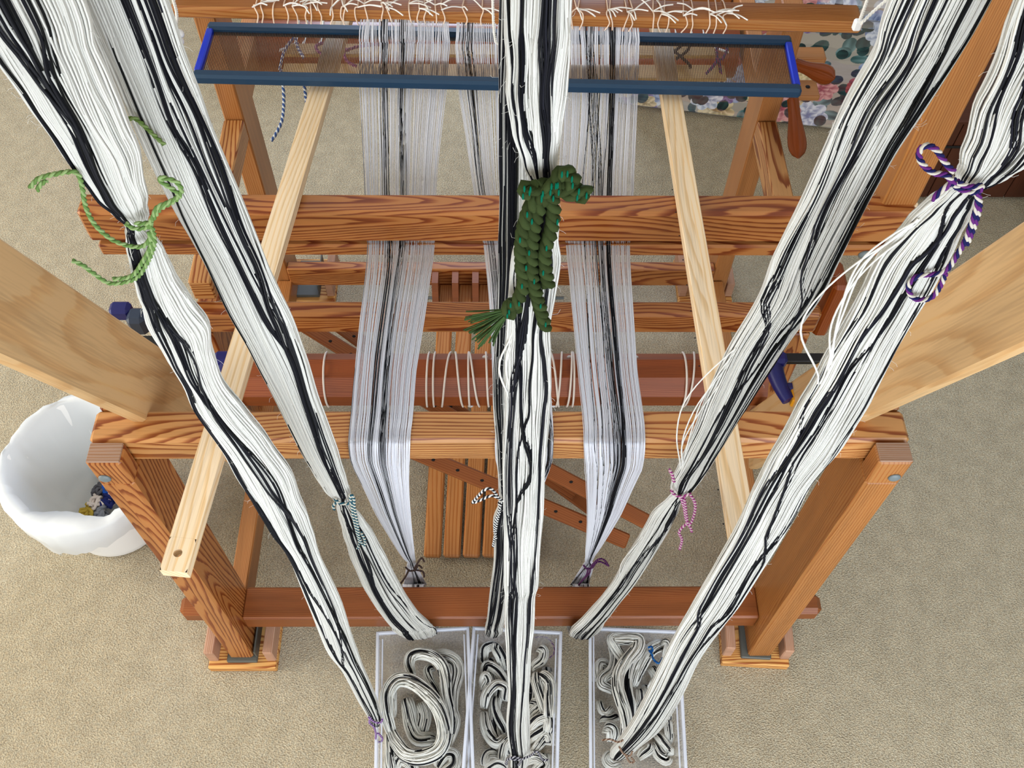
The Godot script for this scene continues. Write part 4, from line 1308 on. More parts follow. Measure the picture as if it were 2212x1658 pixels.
	skein(b_fr, [0.3203, 1.82, 0.158, 0.0298, 0.3239, 1.7386, 0.1612, 0.0314, 0.3289, 1.705, 0.1625, 0.0339, 0.329, 1.6714, 0.1638, 0.0329, 0.3299, 1.6344, 0.1653, 0.0264, 0.3249, 1.6125, 0.1661, 0.0182, 0.3215, 1.6021, 0.1665, 0.0131, 0.3188, 1.5979, 0.1667, 0.01, 0.3163, 1.5927, 0.1669, 0.0119, 0.3121, 1.5805, 0.1674, 0.0164, 0.3096, 1.5623, 0.1681, 0.0201, 0.3058, 1.5267, 0.1695, 0.025, 0.3052, 1.4812, 0.1712, 0.0255, 0.3025, 1.4346, 0.1731, 0.027, 0.3018, 1.3831, 0.1751, 0.0279, 0.2997, 1.3258, 0.1773, 0.0313, 0.2966, 1.2618, 0.1798, 0.0314, 0.2899, 1.1888, 0.1826, 0.0268, 0.2885, 1.1082, 0.1858, 0.0276, 0.284, 0.9998, 0.19, 0.0288, 0.2774, 0.8778, 0.1948, 0.0295, 0.2716, 0.802, 0.1977, 0.0281, 0.2632, 0.6731, 0.2027, 0.0257, 0.2595, 0.5033, 0.2094, 0.0284, 0.2498, 0.3251, 0.2163, 0.0287, 0.2299, 0.2015, 0.2211, 0.0226, 0.2225, 0.1439, 0.2234, 0.0159],
		[[12, 0.06, 1, -0.55, 3, -0.3, 4, -0.1, 6, 0.15, 8, 0.2, 10, 0.1, 11, -0.25, 12, -0.35, 13, -0.5, 14, -0.5, 15, -0.55, 16, -0.6, 17, -0.75, 18, -0.75, 19, -0.72, 20, -0.7, 21, -0.4, 22, -0.35, 23, -0.4, 24, -0.5, 26, -0.5],
		[11, 0.06, 1, 0.1, 3, 0.3, 4, 0.35, 6, 0.4, 8, 0.5, 10, 0.6, 12, 0.8, 13.5, 0.88, 15, 0.85, 16, 0.75, 17, 0.8, 18, 0.85, 19, 0.3, 20, 0.45, 21, 0.2, 22, 0.15, 23, 0, 24, -0.2, 26, -0.2],
		[5, 0.1, 1, -0.8, 4, -0.6, 6, -0.6, 8, -0.4, 11, 0.2, 12, 0.1, 14, -0.2, 16, -0.3, 18, 0.15, 19, 0.85, 20, 0.85, 22, 0.4, 23, 0.3, 26, 0.3],
		[4, 0.05, 1, -0.9, 4, -0.8, 8, -0.7, 11, -0.8, 14, -0.9, 17, -0.4, 19, -0.55, 22, -0.7, 26, -0.6]], 240, 0.00095, 0.012, 5, 0.08, YARN_WHITE, false, [[9.6, 14.2, -0.95, -0.040, 5]])
	# loops in the boxes
	o = thing("yarn_coil", "large loose oval coil of cream and black yarn in a plastic box", "yarn")
	for d in [[0.0136, 0.3, -0.1965, 0.038, 0.0827, -0.1896, 0.038, 0.1097, -0.1824, 0.038, 0.145, -0.1669, 0.038, 0.1677, -0.1349, 0.038, 0.1626],
		[0.0136, 0.1, -0.1668, 0.038, 0.0918, -0.1563, 0.038, 0.124, -0.164, 0.038, 0.1538],
		[0.0115, 0.3, -0.2241, 0.038, 0.1527, -0.2221, 0.038, 0.1873, -0.2207, 0.038, 0.212, -0.2199, 0.038, 0.2278],
		[0.0115, 0.3, -0.2137, 0.038, 0.2236, -0.2041, 0.038, 0.2068, -0.1825, 0.038, 0.2137, -0.1746, 0.038, 0.2304],
		[0.0146, 0.25, -0.1457, 0.054, -0.001, -0.1214, 0.054, 0.0028, -0.0968, 0.054, 0.0178, -0.0925, 0.054, 0.042, -0.1008, 0.054, 0.0748, -0.1033, 0.054, 0.1141, -0.0972, 0.054, 0.1405, -0.112, 0.054, 0.1835],
		[0.0084, 0.4, -0.1429, 0.054, 0.0233, -0.1535, 0.054, 0.0344, -0.1471, 0.054, 0.0564, -0.1335, 0.054, 0.0783, -0.1178, 0.054, 0.1141],
		[0.0115, 0.3, -0.185, 0.07, 0.0427, -0.1915, 0.07, 0.0243, -0.1867, 0.07, 0.0095, -0.1685, 0.07, 0.004, -0.1443, 0.07, 0.0096, -0.1234, 0.07, 0.0282, -0.1152, 0.07, 0.0557, -0.1123, 0.07, 0.0917, -0.1041, 0.07, 0.1271, -0.1031, 0.07, 0.1617],
		[0.0115, 0.3, -0.1283, 0.054, 0.2206, -0.1115, 0.054, 0.2005, -0.0937, 0.054, 0.2039, -0.095, 0.054, 0.224, -0.119, 0.054, 0.2372],
		[0.0141, 0.28, -0.218, 0.086, 0.1651, -0.2292, 0.086, 0.1306, -0.2313, 0.086, 0.092, -0.2168, 0.086, 0.0672, -0.1936, 0.086, 0.0628, -0.1678, 0.086, 0.0746, -0.1436, 0.086, 0.096, -0.1248, 0.086, 0.1224, -0.1149, 0.086, 0.1535, -0.114, 0.086, 0.1824, -0.1272, 0.086, 0.2041, -0.1579, 0.086, 0.2139, -0.186, 0.086, 0.2072, -0.2082, 0.086, 0.182, -0.2201, 0.086, 0.1599],
		[0.0115, 0.6, -0.2289, 0.038, 0.0656, -0.2275, 0.038, 0.0911, -0.226, 0.038, 0.1183]]:
		loop_of_yarn(o, d)
	var b_t2 := thing("yarn_coil", "tight tangle of many small cream and black yarn loops in a plastic box", "yarn")
	for d in [[0.0094, 0.35, -0.0376, 0.034, 0.0044, -0.0341, 0.034, -0.0166, -0.0152, 0.034, -0.0222, -0.0001, 0.034, -0.0012, 0.0074, 0.034, 0.0215],
		[0.0073, 0.2, -0.0104, 0.048, -0.0249, -0.0132, 0.048, -0.012, -0.002, 0.048, 0.0107],
		[0.0094, 0.6, -0.0374, 0.034, 0.0288, -0.0281, 0.034, 0.0176, -0.0094, 0.034, 0.0289, 0.011, 0.034, 0.055],
		[0.0084, 0.3, -0.0406, 0.048, 0.0588, -0.0333, 0.048, 0.0441, -0.0277, 0.048, 0.057, -0.0386, 0.048, 0.0698],
		[0.0094, 0.35, -0.0364, 0.048, 0.104, -0.0293, 0.048, 0.0807, -0.0093, 0.048, 0.0626, 0.0091, 0.048, 0.0699, 0.0072, 0.048, 0.088],
		[0.0084, 0.35, -0.0093, 0.034, 0.0787, -0.0129, 0.034, 0.1022, -0.0055, 0.034, 0.1272, 0.0071, 0.034, 0.1501],
		[0.0094, 0.4, -0.0363, 0.048, 0.1129, -0.0324, 0.048, 0.1481, -0.0215, 0.048, 0.1707, -0.0072, 0.048, 0.1793, 0.0106, 0.048, 0.1622],
		[0.0084, 0.5, -0.0328, 0.034, 0.1271, -0.0235, 0.034, 0.1535, -0.009, 0.034, 0.1796],
		[0.0094, 0.25, 0.0784, 0.048, -0.0186, 0.0898, 0.048, -0.006, 0.0838, 0.048, 0.0129, 0.065, 0.048, 0.0222],
		[0.0125, 0.25, 0.0772, 0.062, 0.0376, 0.0767, 0.062, 0.0632, 0.085, 0.062, 0.0992, 0.0941, 0.062, 0.1273],
		[0.0115, 0.4, 0.0803, 0.076, 0.0418, 0.0997, 0.076, 0.0673, 0.0985, 0.076, 0.0987, 0.0969, 0.076, 0.1266, 0.0964, 0.076, 0.1344],
		[0.0073, 0.35, 0.1026, 0.048, 0.0324, 0.1017, 0.048, 0.0474, 0.1011, 0.048, 0.0579, 0.1002, 0.048, 0.0729, 0.0995, 0.048, 0.0849],
		[0.0094, 0.5, 0.0594, 0.034, 0.0403, 0.0663, 0.034, 0.0735, 0.0583, 0.034, 0.1096],
		[0.0094, 0.3, 0.0582, 0.048, 0.0954, 0.0762, 0.048, 0.1062, 0.0578, 0.048, 0.1221],
		[0.0099, 0.4, 0.0552, 0.062, 0.1518, 0.0715, 0.062, 0.138, 0.0932, 0.062, 0.1328, 0.0958, 0.062, 0.1371, 0.095, 0.062, 0.1507, 0.0924, 0.062, 0.1623],
		[0.0094, 0.4, 0.057, 0.048, 0.1693, 0.0842, 0.048, 0.1555, 0.0941, 0.048, 0.1445],
		[0.0089, 0.3, 0.0959, 0.048, 0.1207, 0.0944, 0.048, 0.1467, 0.093, 0.048, 0.1711, 0.0926, 0.048, 0.1772, 0.0892, 0.048, 0.1676, 0.0746, 0.048, 0.1831, 0.0619, 0.048, 0.1966],
		[0.0084, 0.4, -0.0355, 0.034, 0.2136, -0.0268, 0.034, 0.1966, -0.0072, 0.034, 0.195],
		[0.0084, 0.35, -0.0001, 0.048, 0.2099, 0.007, 0.048, 0.1828, 0.0213, 0.048, 0.1708],
		[0.0073, 0.4, -0.0315, 0.062, 0.2294, -0.0088, 0.062, 0.2195, 0.0104, 0.062, 0.2263],
		[0.0115, 0.3, 0.0458, 0.048, 0.2101, 0.0671, 0.048, 0.2068, 0.0844, 0.048, 0.2203, 0.063, 0.048, 0.2336],
		[0.0094, 0.5, 0.0893, 0.034, 0.1935, 0.0869, 0.034, 0.2141, 0.0871, 0.034, 0.2305],
		[0.0115, 0.5, -0.0247, 0.02, -0.0057, -0.0057, 0.02, 0.0509, -0.0148, 0.02, 0.1057, -0.0146, 0.02, 0.159, 0.0125, 0.02, 0.1937],
		[0.0115, 0.5, 0.0963, 0.02, 0.0136, 0.093, 0.02, 0.069, 0.0771, 0.02, 0.106, 0.0877, 0.02, 0.159],
		[0.0115, 0.5, 0.0073, 0.02, -0.0218, 0.0318, 0.02, 0.0324, 0.0332, 0.02, 0.0878, 0.0327, 0.02, 0.1416, 0.0394, 0.02, 0.1938]]:
		loop_of_yarn(b_t2, d)
	var b_t3 := thing("yarn_coil", "thick soft loops of mostly white yarn in the box with the blue cord", "yarn")
	for d in [[0.0094, 0.2, 0.2285, 0.038, 0.0196, 0.21, 0.038, 0.0158, 0.2038, 0.038, 0.0309, 0.2046, 0.038, 0.0456],
		[0.0104, 0.15, 0.2352, 0.054, -0.0227, 0.2388, 0.054, 0.0095, 0.2297, 0.054, 0.0356, 0.2103, 0.054, 0.0521, 0.2095, 0.054, 0.0649, 0.2294, 0.054, 0.0704],
		[0.0063, 0.4, 0.2022, 0.038, 0.0895, 0.2047, 0.038, 0.1111, 0.2152, 0.038, 0.1182, 0.2288, 0.038, 0.104],
		[0.0073, 0.5, 0.2039, 0.038, 0.1253, 0.2218, 0.038, 0.1289, 0.2404, 0.038, 0.1219],
		[0.0125, 0.12, 0.2085, 0.054, 0.1469, 0.2241, 0.054, 0.1556, 0.223, 0.054, 0.1729],
		[0.0125, 0.2, 0.3453, 0.054, -0.0166, 0.3347, 0.054, -0.0171, 0.3147, 0.054, -0.0072, 0.2979, 0.054, 0.0153, 0.2809, 0.054, 0.0432, 0.274, 0.054, 0.0615],
		[0.0063, 0.2, 0.3363, 0.07, -0.0202, 0.3478, 0.07, -0.0152, 0.3431, 0.07, 0.0055],
		[0.0084, 0.3, 0.3404, 0.038, 0.1293, 0.3395, 0.038, 0.1498, 0.3382, 0.038, 0.1779],
		[0.0094, 0.5, 0.3158, 0.038, 0.1556, 0.3265, 0.038, 0.1765, 0.3365, 0.038, 0.1934, 0.3365, 0.038, 0.1945],
		[0.0115, 0.2, 0.3089, 0.038, 0.1729, 0.3156, 0.038, 0.1987, 0.3289, 0.038, 0.209, 0.3343, 0.038, 0.2016],
		[0.0094, 0.15, 0.278, 0.038, 0.2003, 0.2967, 0.038, 0.1901, 0.3031, 0.038, 0.1781],
		[0.0094, 0.4, 0.3145, 0.038, 0.0199, 0.3233, 0.038, 0.0478, 0.3105, 0.038, 0.068],
		[0.0084, 0.3, 0.2885, 0.038, 0.0661, 0.2863, 0.038, 0.0934, 0.2779, 0.038, 0.1077],
		[0.0084, 0.2, 0.3415, 0.038, 0.104, 0.3408, 0.038, 0.1195, 0.34, 0.038, 0.1374],
		[0.0073, 0.8, 0.3026, 0.07, -0.021, 0.2896, 0.07, 0.0016, 0.2734, 0.07, 0.0202, 0.2622, 0.07, 0.0478, 0.2599, 0.07, 0.0805, 0.265, 0.07, 0.1108, 0.2651, 0.07, 0.1336],
		[0.012, 0.12, 0.2552, 0.086, 0.0196, 0.2383, 0.086, -0.0028, 0.232, 0.086, -0.0216, 0.249, 0.086, -0.0213, 0.2712, 0.086, -0.0202, 0.2855, 0.086, -0.0177, 0.2804, 0.086, 0.0011, 0.2565, 0.086, 0.027, 0.2402, 0.086, 0.0525, 0.2366, 0.086, 0.0795, 0.242, 0.086, 0.1062, 0.2491, 0.086, 0.1324, 0.2491, 0.086, 0.1583, 0.2426, 0.086, 0.1753],
		[0.0094, 0.4, 0.3026, 0.022, 0.0524, 0.3108, 0.022, 0.0892, 0.2851, 0.022, 0.134, 0.2932, 0.022, 0.1692],
		[0.0094, 0.15, 0.2232, 0.038, 0.1949, 0.2099, 0.038, 0.2085, 0.2215, 0.038, 0.222, 0.2396, 0.038, 0.2154]]:
		loop_of_yarn(b_t3, d)
	# ties
	var g1 := Color(0.12, 0.21, 0.06)
	var g2 := Color(0.24, 0.34, 0.14)
	tie(b_fl, "light green cord knotted round the leftmost yarn bundle with long loose ends", [[-0.2571, 1.5773, 0.184, -0.2544, 1.5727, 0.184, -0.2484, 1.5718, 0.184, -0.2421, 1.5746, 0.184, -0.2397, 1.5783, 0.184, -0.2452, 1.5769, 0.184, -0.2514, 1.5774, 0.184],
		[-0.2439, 1.5727, 0.184, -0.2371, 1.5829, 0.184, -0.231, 1.5929, 0.184, -0.2219, 1.5978, 0.184, -0.2143, 1.6031, 0.184, -0.2103, 1.6096, 0.184, -0.2119, 1.6172, 0.184, -0.2213, 1.6209, 0.184, -0.2206, 1.6159, 0.184, -0.2148, 1.6087, 0.184, -0.2132, 1.6035, 0.184, -0.2205, 1.5974, 0.184, -0.23, 1.5911, 0.184, -0.2378, 1.5806, 0.184],
		[-0.2407, 1.576, 0.184, -0.2413, 1.5689, 0.184, -0.2476, 1.5584, 0.184, -0.2542, 1.553, 0.184, -0.2635, 1.5544, 0.184, -0.2725, 1.5612, 0.184, -0.2787, 1.5759, 0.184, -0.2786, 1.5941, 0.184, -0.2745, 1.6115, 0.184, -0.2734, 1.6253, 0.184, -0.2857, 1.624, 0.184, -0.2993, 1.6198, 0.184, -0.3086, 1.6114, 0.184],
		[-0.2406, 1.5713, 0.184, -0.2436, 1.5569, 0.184, -0.2553, 1.5353, 0.184, -0.2695, 1.5175, 0.184, -0.289, 1.512, 0.184, -0.2972, 1.5227, 0.184, -0.3025, 1.5332, 0.184, -0.3083, 1.5383, 0.184],
		[-0.2438, 1.5689, 0.184, -0.2469, 1.5545, 0.184, -0.2581, 1.5369, 0.184, -0.2709, 1.5207, 0.184, -0.2867, 1.5169, 0.184],
		[-0.2956, 1.6177, 0.184, -0.3005, 1.6144, 0.184, -0.3053, 1.6084, 0.184]], 0.0019, [g1, g2], 0.009)
	tie(b_rl, "short end of green cord sticking out over the second yarn bundle from the left", [[-0.2581, 1.6157, 0.1259, -0.2502, 1.6188, 0.1261, -0.2457, 1.6113, 0.1256, -0.2414, 1.6014, 0.1249, -0.2373, 1.5926, 0.1242]], 0.0018, [Color(0.12, 0.19, 0.05), Color(0.20, 0.28, 0.10)], 0.009)
	tie(b_fr, "purple, navy and white cord tied in a looped bow round the rightmost yarn bundle", [[0.2966, 1.6196, 0.1818, 0.2996, 1.6134, 0.1821, 0.3067, 1.6093, 0.1822, 0.3137, 1.6073, 0.1823, 0.3184, 1.6094, 0.1822, 0.3174, 1.6135, 0.1821, 0.3131, 1.6118, 0.1821, 0.3057, 1.6135, 0.1821, 0.2992, 1.6175, 0.1819],
		[0.2986, 1.6143, 0.182, 0.291, 1.6224, 0.1817, 0.2828, 1.6239, 0.1817, 0.2742, 1.6295, 0.1815, 0.2673, 1.638, 0.1811, 0.2663, 1.6449, 0.1808, 0.2699, 1.6472, 0.1808, 0.2773, 1.643, 0.1809, 0.2862, 1.6327, 0.1813, 0.2952, 1.6248, 0.1816],
		[0.3163, 1.6085, 0.1823, 0.3217, 1.5967, 0.1827, 0.3248, 1.5792, 0.1834, 0.3272, 1.5609, 0.1841, 0.3269, 1.5437, 0.1848, 0.3257, 1.5308, 0.1853, 0.3187, 1.5257, 0.1855, 0.3072, 1.5242, 0.1856, 0.3031, 1.5154, 0.1859, 0.3079, 1.5033, 0.1864, 0.3174, 1.4963, 0.1866, 0.3261, 1.5007, 0.1865, 0.3273, 1.5155, 0.1859, 0.3257, 1.5288, 0.1854],
		[0.2966, 1.6155, 0.182, 0.292, 1.6072, 0.1823, 0.2891, 1.6, 0.1826],
		[0.3174, 1.6073, 0.1823, 0.3238, 1.5946, 0.1828, 0.3279, 1.5747, 0.1836, 0.3296, 1.5571, 0.1843]], 0.0023, [Color(0.10, 0.02, 0.14), Color(0.015, 0.015, 0.07), Color(0.50, 0.46, 0.40)], 0.013)
	var ol := Color(0.03, 0.042, 0.014)
	var oo := tie(b_fc, "fat olive rope with emerald flecks knotted round the centre yarn bundle", [[0.0197, 1.6147, 0.185, 0.0235, 1.6107, 0.1852, 0.0296, 1.6099, 0.1853, 0.0356, 1.6123, 0.1851, 0.0366, 1.6172, 0.1849, 0.0312, 1.6164, 0.185, 0.0246, 1.6139, 0.1851],
		[0.0343, 1.6148, 0.185, 0.0375, 1.6236, 0.1846, 0.0397, 1.6283, 0.1844, 0.0434, 1.626, 0.1845, 0.0472, 1.622, 0.1847, 0.0445, 1.6172, 0.1849, 0.038, 1.6123, 0.1851],
		[0.0356, 1.6123, 0.1851, 0.0456, 1.6083, 0.1853, 0.0549, 1.6058, 0.1854, 0.0559, 1.6099, 0.1852, 0.0478, 1.6124, 0.1851, 0.037, 1.614, 0.1851],
		[0.0205, 1.6094, 0.1853, 0.0173, 1.6147, 0.185, 0.0149, 1.6123, 0.1851, 0.0181, 1.6057, 0.1854],
		[0.0281, 1.609, 0.1853, 0.0207, 1.599, 0.1857, 0.0161, 1.5818, 0.1865, 0.014, 1.5591, 0.1876, 0.015, 1.5352, 0.1886, 0.0167, 1.5192, 0.1894, 0.0128, 1.5015, 0.1902, 0.0074, 1.4919, 0.1906],
		[0.0297, 1.6082, 0.1853, 0.0252, 1.5948, 0.1859, 0.022, 1.5729, 0.1869, 0.0215, 1.545, 0.1882, 0.0234, 1.5203, 0.1893, 0.0283, 1.4968, 0.1904, 0.0324, 1.4776, 0.1913, 0.035, 1.4651, 0.1918],
		[0.0321, 1.6095, 0.1853, 0.0351, 1.5948, 0.1859, 0.0342, 1.5729, 0.1869, 0.0305, 1.5521, 0.1879, 0.0326, 1.5303, 0.1889, 0.0352, 1.5141, 0.1896],
		[0.0101, 1.4994, 0.1903, 0.0053, 1.493, 0.1906, 0.0032, 1.4875, 0.1908, 0.0081, 1.4853, 0.1909, 0.0116, 1.4919, 0.1906]], 0.0058, [ol, Color(0.038, 0.052, 0.018)], 0.017, "tie_rope")
	var fl := MB.new()
	for p in [[0.0197, 1.6147, 0.185, 0.0235, 1.6107, 0.1852, 0.0296, 1.6099, 0.1853, 0.0356, 1.6123, 0.1851, 0.0366, 1.6172, 0.1849, 0.0312, 1.6164, 0.185, 0.0246, 1.6139, 0.1851],
		[0.0343, 1.6148, 0.185, 0.0375, 1.6236, 0.1846, 0.0397, 1.6283, 0.1844, 0.0434, 1.626, 0.1845, 0.0472, 1.622, 0.1847, 0.0445, 1.6172, 0.1849, 0.038, 1.6123, 0.1851],
		[0.0356, 1.6123, 0.1851, 0.0456, 1.6083, 0.1853, 0.0549, 1.6058, 0.1854, 0.0559, 1.6099, 0.1852, 0.0478, 1.6124, 0.1851, 0.037, 1.614, 0.1851],
		[0.0205, 1.6094, 0.1853, 0.0173, 1.6147, 0.185, 0.0149, 1.6123, 0.1851, 0.0181, 1.6057, 0.1854],
		[0.0281, 1.609, 0.1853, 0.0207, 1.599, 0.1857, 0.0161, 1.5818, 0.1865, 0.014, 1.5591, 0.1876, 0.015, 1.5352, 0.1886, 0.0167, 1.5192, 0.1894, 0.0128, 1.5015, 0.1902, 0.0074, 1.4919, 0.1906],
		[0.0297, 1.6082, 0.1853, 0.0252, 1.5948, 0.1859, 0.022, 1.5729, 0.1869, 0.0215, 1.545, 0.1882, 0.0234, 1.5203, 0.1893, 0.0283, 1.4968, 0.1904, 0.0324, 1.4776, 0.1913, 0.035, 1.4651, 0.1918],
		[0.0321, 1.6095, 0.1853, 0.0351, 1.5948, 0.1859, 0.0342, 1.5729, 0.1869, 0.0305, 1.5521, 0.1879, 0.0326, 1.5303, 0.1889, 0.0352, 1.5141, 0.1896],
		[0.0101, 1.4994, 0.1903, 0.0053, 1.493, 0.1906, 0.0032, 1.4875, 0.1908, 0.0081, 1.4853, 0.1909, 0.0116, 1.4919, 0.1906]]:
		var k := smooth_path(p, 6)
		for i in range(2, k.size() - 2, 7):
			ball(fl, k[i] + Vector3(rf(-0.003, 0.003), 0.003, 0.005), Vector3(0.0008, 0.0030, 0.0012), Color(0.0, 0.11, 0.065))
	put("emerald_flecks", fl, M.cord, oo).set_meta("kind", "stuff")
	var ta := MB.new()
	for p in [[0.0046, 1.4897, 0.1907, -0.0117, 1.4853, 0.1909, -0.0266, 1.4814, 0.1911],
		[0.0046, 1.4886, 0.1908, -0.0125, 1.4775, 0.1913, -0.0255, 1.4708, 0.1916],
		[0.0046, 1.4875, 0.1908, -0.0119, 1.4691, 0.1917, -0.0214, 1.4593, 0.1921],
		[0.0053, 1.4864, 0.1909, -0.0076, 1.4633, 0.1919, -0.0136, 1.4499, 0.1925],
		[0.0053, 1.4864, 0.1909, -0.0047, 1.4651, 0.1918, -0.0099, 1.4534, 0.1924],
		[0.0046, 1.4881, 0.1908, -0.0118, 1.473, 0.1915, -0.0242, 1.4651, 0.1918],
		[0.0046, 1.4886, 0.1908, -0.0124, 1.482, 0.1911, -0.026, 1.4764, 0.1913],
		[0.0053, 1.4859, 0.1909, -0.0098, 1.4639, 0.1919, -0.0179, 1.4534, 0.1924]]:
		for j in 5:
			var q := PackedVector3Array()
			var k := smooth_path(p, 4)
			var off := Vector3(rf(-1, 1), rf(-1, 1), rf(-1, 1)) * 0.006
			for i in k.size():
				q.append(k[i] + off * float(i) / k.size())
			tube(ta, q, PackedFloat32Array([0.0008]), 4, Color(0.035, 0.06, 0.02) * rf(0.8, 1.5))
	put("tassel", ta, M.cord, oo)
	tie(b_rl, "teal and cream twisted cord round the second yarn bundle from the left", [[-0.2166, 0.9299, 0.0734, -0.2118, 0.9171, 0.0725, -0.2017, 0.9154, 0.0724, -0.1941, 0.9267, 0.0732],
		[-0.1974, 0.9203, 0.0727, -0.1946, 0.9456, 0.0746, -0.1918, 0.9346, 0.0738, -0.196, 0.894, 0.0708, -0.199, 0.8422, 0.067, -0.2035, 0.7867, 0.0629, -0.2013, 0.7513, 0.0603, -0.197, 0.775, 0.062, -0.1985, 0.8056, 0.0643],
		[-0.1962, 0.9203, 0.0727, -0.2007, 0.8772, 0.0696, -0.2038, 0.8149, 0.065, -0.206, 0.7672, 0.0615, -0.2123, 0.7393, 0.0594],
		[-0.2168, 0.9203, 0.0727, -0.2224, 0.9073, 0.0718, -0.2231, 0.8941, 0.0708]], 0.0023, [Color(0.02, 0.08, 0.11), Color(0.52, 0.50, 0.42)], 0.011)
	tie(b_rr, "pink and white twisted cord round the yarn bundle on the right stick", [[0.2177, 0.9597, 0.0756, 0.2248, 0.9442, 0.0745, 0.2355, 0.9379, 0.074, 0.2435, 0.9473, 0.0747],
		[0.2331, 0.9379, 0.074, 0.244, 0.9007, 0.0713, 0.2536, 0.858, 0.0681, 0.2624, 0.8366, 0.0666, 0.2615, 0.8787, 0.0697, 0.2554, 0.917, 0.0725, 0.2435, 0.9473, 0.0747],
		[0.2387, 0.9332, 0.0737, 0.2493, 0.8839, 0.0701, 0.2573, 0.8438, 0.0671, 0.2538, 0.8257, 0.0658, 0.2528, 0.8034, 0.0641, 0.2615, 0.7746, 0.062, 0.2649, 0.7325, 0.0589],
		[0.2585, 0.8402, 0.0668, 0.2661, 0.822, 0.0655, 0.27, 0.8071, 0.0644],
		[0.217, 0.9867, 0.0776, 0.2111, 1.0099, 0.0793, 0.2055, 1.024, 0.0804]], 0.0023, [Color(0.28, 0.04, 0.18), Color(0.58, 0.42, 0.44)], 0.010)
	tie(b_rc, "black and white twisted cord with a loop, left of the centre yarn bundle", [[-0.0054, 0.9387, 0.0741, 0.0018, 0.926, 0.0732, 0.0127, 0.9259, 0.0731, 0.0163, 0.9355, 0.0739],
		[-0.003, 0.9324, 0.0736, -0.0124, 0.9634, 0.0759, -0.0219, 0.9604, 0.0757, -0.0319, 0.9356, 0.0739, -0.0378, 0.9165, 0.0725, -0.0248, 0.9293, 0.0734, -0.0126, 0.9419, 0.0743, -0.003, 0.9324, 0.0736],
		[-0.003, 0.9196, 0.0727, -0.0019, 0.8933, 0.0707, -0.0057, 0.8503, 0.0676, -0.0085, 0.8047, 0.0642, -0.0123, 0.7463, 0.0599],
		[-0.0006, 0.9163, 0.0724, -0.0044, 0.8764, 0.0695, -0.0097, 0.8324, 0.0663, -0.0074, 0.776, 0.0621]], 0.0021, [Color(0.02, 0.02, 0.025), Color(0.75, 0.75, 0.73)], 0.009)
	tie(b_wl, "dark brown cord knotted where the leftmost fan of warp threads narrows", [[-0.1875, 0.2798, -0.1006, -0.1817, 0.2516, -0.1046, -0.1701, 0.2586, -0.1036, -0.1642, 0.2866, -0.0997],
		[-0.1708, 0.2727, -0.1016, -0.1575, 0.3272, -0.094, -0.1507, 0.3469, -0.0913, -0.1482, 0.3205, -0.095],
		[-0.1701, 0.2586, -0.1036, -0.1564, 0.2442, -0.1056, -0.1568, 0.2002, -0.1118],
		[-0.1829, 0.2587, -0.1036, -0.1955, 0.2005, -0.1117, -0.21, 0.1469, -0.1192],
		[-0.1695, 0.2657, -0.1026, -0.161, 0.2935, -0.0987, -0.1562, 0.2726, -0.1016]], 0.0021, [Color(0.03, 0.02, 0.02), Color(0.10, 0.06, 0.05)], 0.009)
	tie(b_wr, "dark purple cord knotted where the rightmost fan of warp threads narrows", [[0.1605, 0.2911, -0.0991, 0.17, 0.2631, -0.103, 0.1786, 0.2701, -0.102, 0.1817, 0.2978, -0.0981],
		[0.1756, 0.284, -0.1001, 0.1841, 0.3314, -0.0934, 0.1924, 0.338, -0.0925, 0.2015, 0.318, -0.0953, 0.2103, 0.2838, -0.1001],
		[0.1713, 0.2701, -0.102, 0.1722, 0.2124, -0.1101, 0.1652, 0.1553, -0.1181, 0.1619, 0.1197, -0.123],
		[0.175, 0.2701, -0.102, 0.1767, 0.2271, -0.108, 0.1689, 0.1823, -0.1143],
		[0.1787, 0.2909, -0.0991, 0.1871, 0.3181, -0.0953, 0.1967, 0.3113, -0.0962, 0.2078, 0.2907, -0.0991]], 0.0021, [Color(0.05, 0.01, 0.08), Color(0.16, 0.06, 0.12)], 0.009)
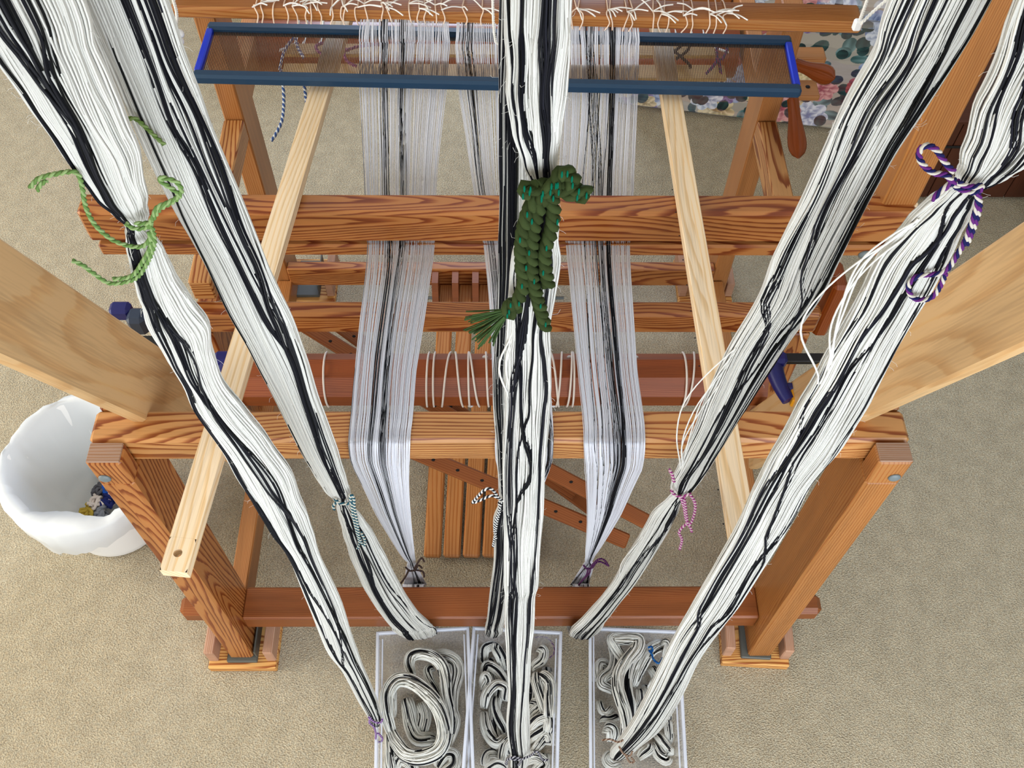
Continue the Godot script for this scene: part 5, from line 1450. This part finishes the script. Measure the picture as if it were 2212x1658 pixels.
	tie(b_fl, "small purple cord at the lower end of the leftmost yarn bundle", [[-0.2401, 0.2652, 0.182, -0.2344, 0.2322, 0.182, -0.2232, 0.2254, 0.182, -0.2171, 0.2518, 0.182],
		[-0.2383, 0.2587, 0.182, -0.2437, 0.2257, 0.182, -0.2389, 0.1914, 0.182, -0.2412, 0.1382, 0.182, -0.2464, 0.0899, 0.182, -0.2389, 0.0745, 0.182, -0.2321, 0.1048, 0.182, -0.2365, 0.149, 0.182]], 0.0022, [Color(0.10, 0.02, 0.16), Color(0.40, 0.30, 0.45)], 0.010)
	tie(b_fc, "dark speckled cord at the lower end of the centre yarn bundle", [[0.0077, 0.1866, 0.2465, 0.0143, 0.218, 0.2451, 0.0313, 0.2115, 0.2454, 0.0519, 0.236, 0.2443, 0.0635, 0.266, 0.2429, 0.0753, 0.2109, 0.2454, 0.0855, 0.2107, 0.2454],
		[0.0094, 0.1801, 0.2468, 0.011, 0.2119, 0.2454, 0.0243, 0.2303, 0.2445, 0.0364, 0.2115, 0.2454, 0.0318, 0.1733, 0.2471]], 0.0024, [Color(0.02, 0.02, 0.03), Color(0.35, 0.33, 0.36)], 0.009)
	tie(b_fr, "brown cord round the lower end of the rightmost yarn bundle", [[0.1745, 0.3231, 0.2374, 0.1885, 0.3286, 0.2372, 0.2039, 0.3111, 0.2379, 0.2116, 0.3225, 0.2374],
		[0.2092, 0.2815, 0.239, 0.2202, 0.2386, 0.2407, 0.234, 0.2195, 0.2414, 0.2356, 0.2508, 0.2402],
		[0.2242, 0.2323, 0.2409, 0.2385, 0.1775, 0.2431, 0.2468, 0.1806, 0.243, 0.2387, 0.2067, 0.2419]], 0.0020, [Color(0.10, 0.05, 0.03), Color(0.35, 0.25, 0.18)], 0.009)
	tie(b_t3, "bright blue cord looped over the white yarn in a plastic box", [[0.3033, 0.095, 0.0008, 0.3111, 0.095, -0.0011, 0.3112, 0.095, 0.0086, 0.3047, 0.095, 0.0066, 0.3098, 0.095, 0.0144, 0.3126, 0.095, 0.0259, 0.3234, 0.095, 0.0336, 0.332, 0.095, 0.0221]], 0.0026, [Color(0.01, 0.06, 0.22), Color(0.02, 0.12, 0.32)], 0.012)
	tie(b_t2, "thin purple cord curling at the far end of the crammed plastic box", [[0.0704, 0.06, -0.0331, 0.0949, 0.06, -0.033, 0.11, 0.06, -0.0151, 0.1095, 0.06, 0.0027, 0.0996, 0.06, 0.0105]], 0.0015, [Color(0.06, 0.02, 0.12), Color(0.30, 0.20, 0.22)], 0.010)
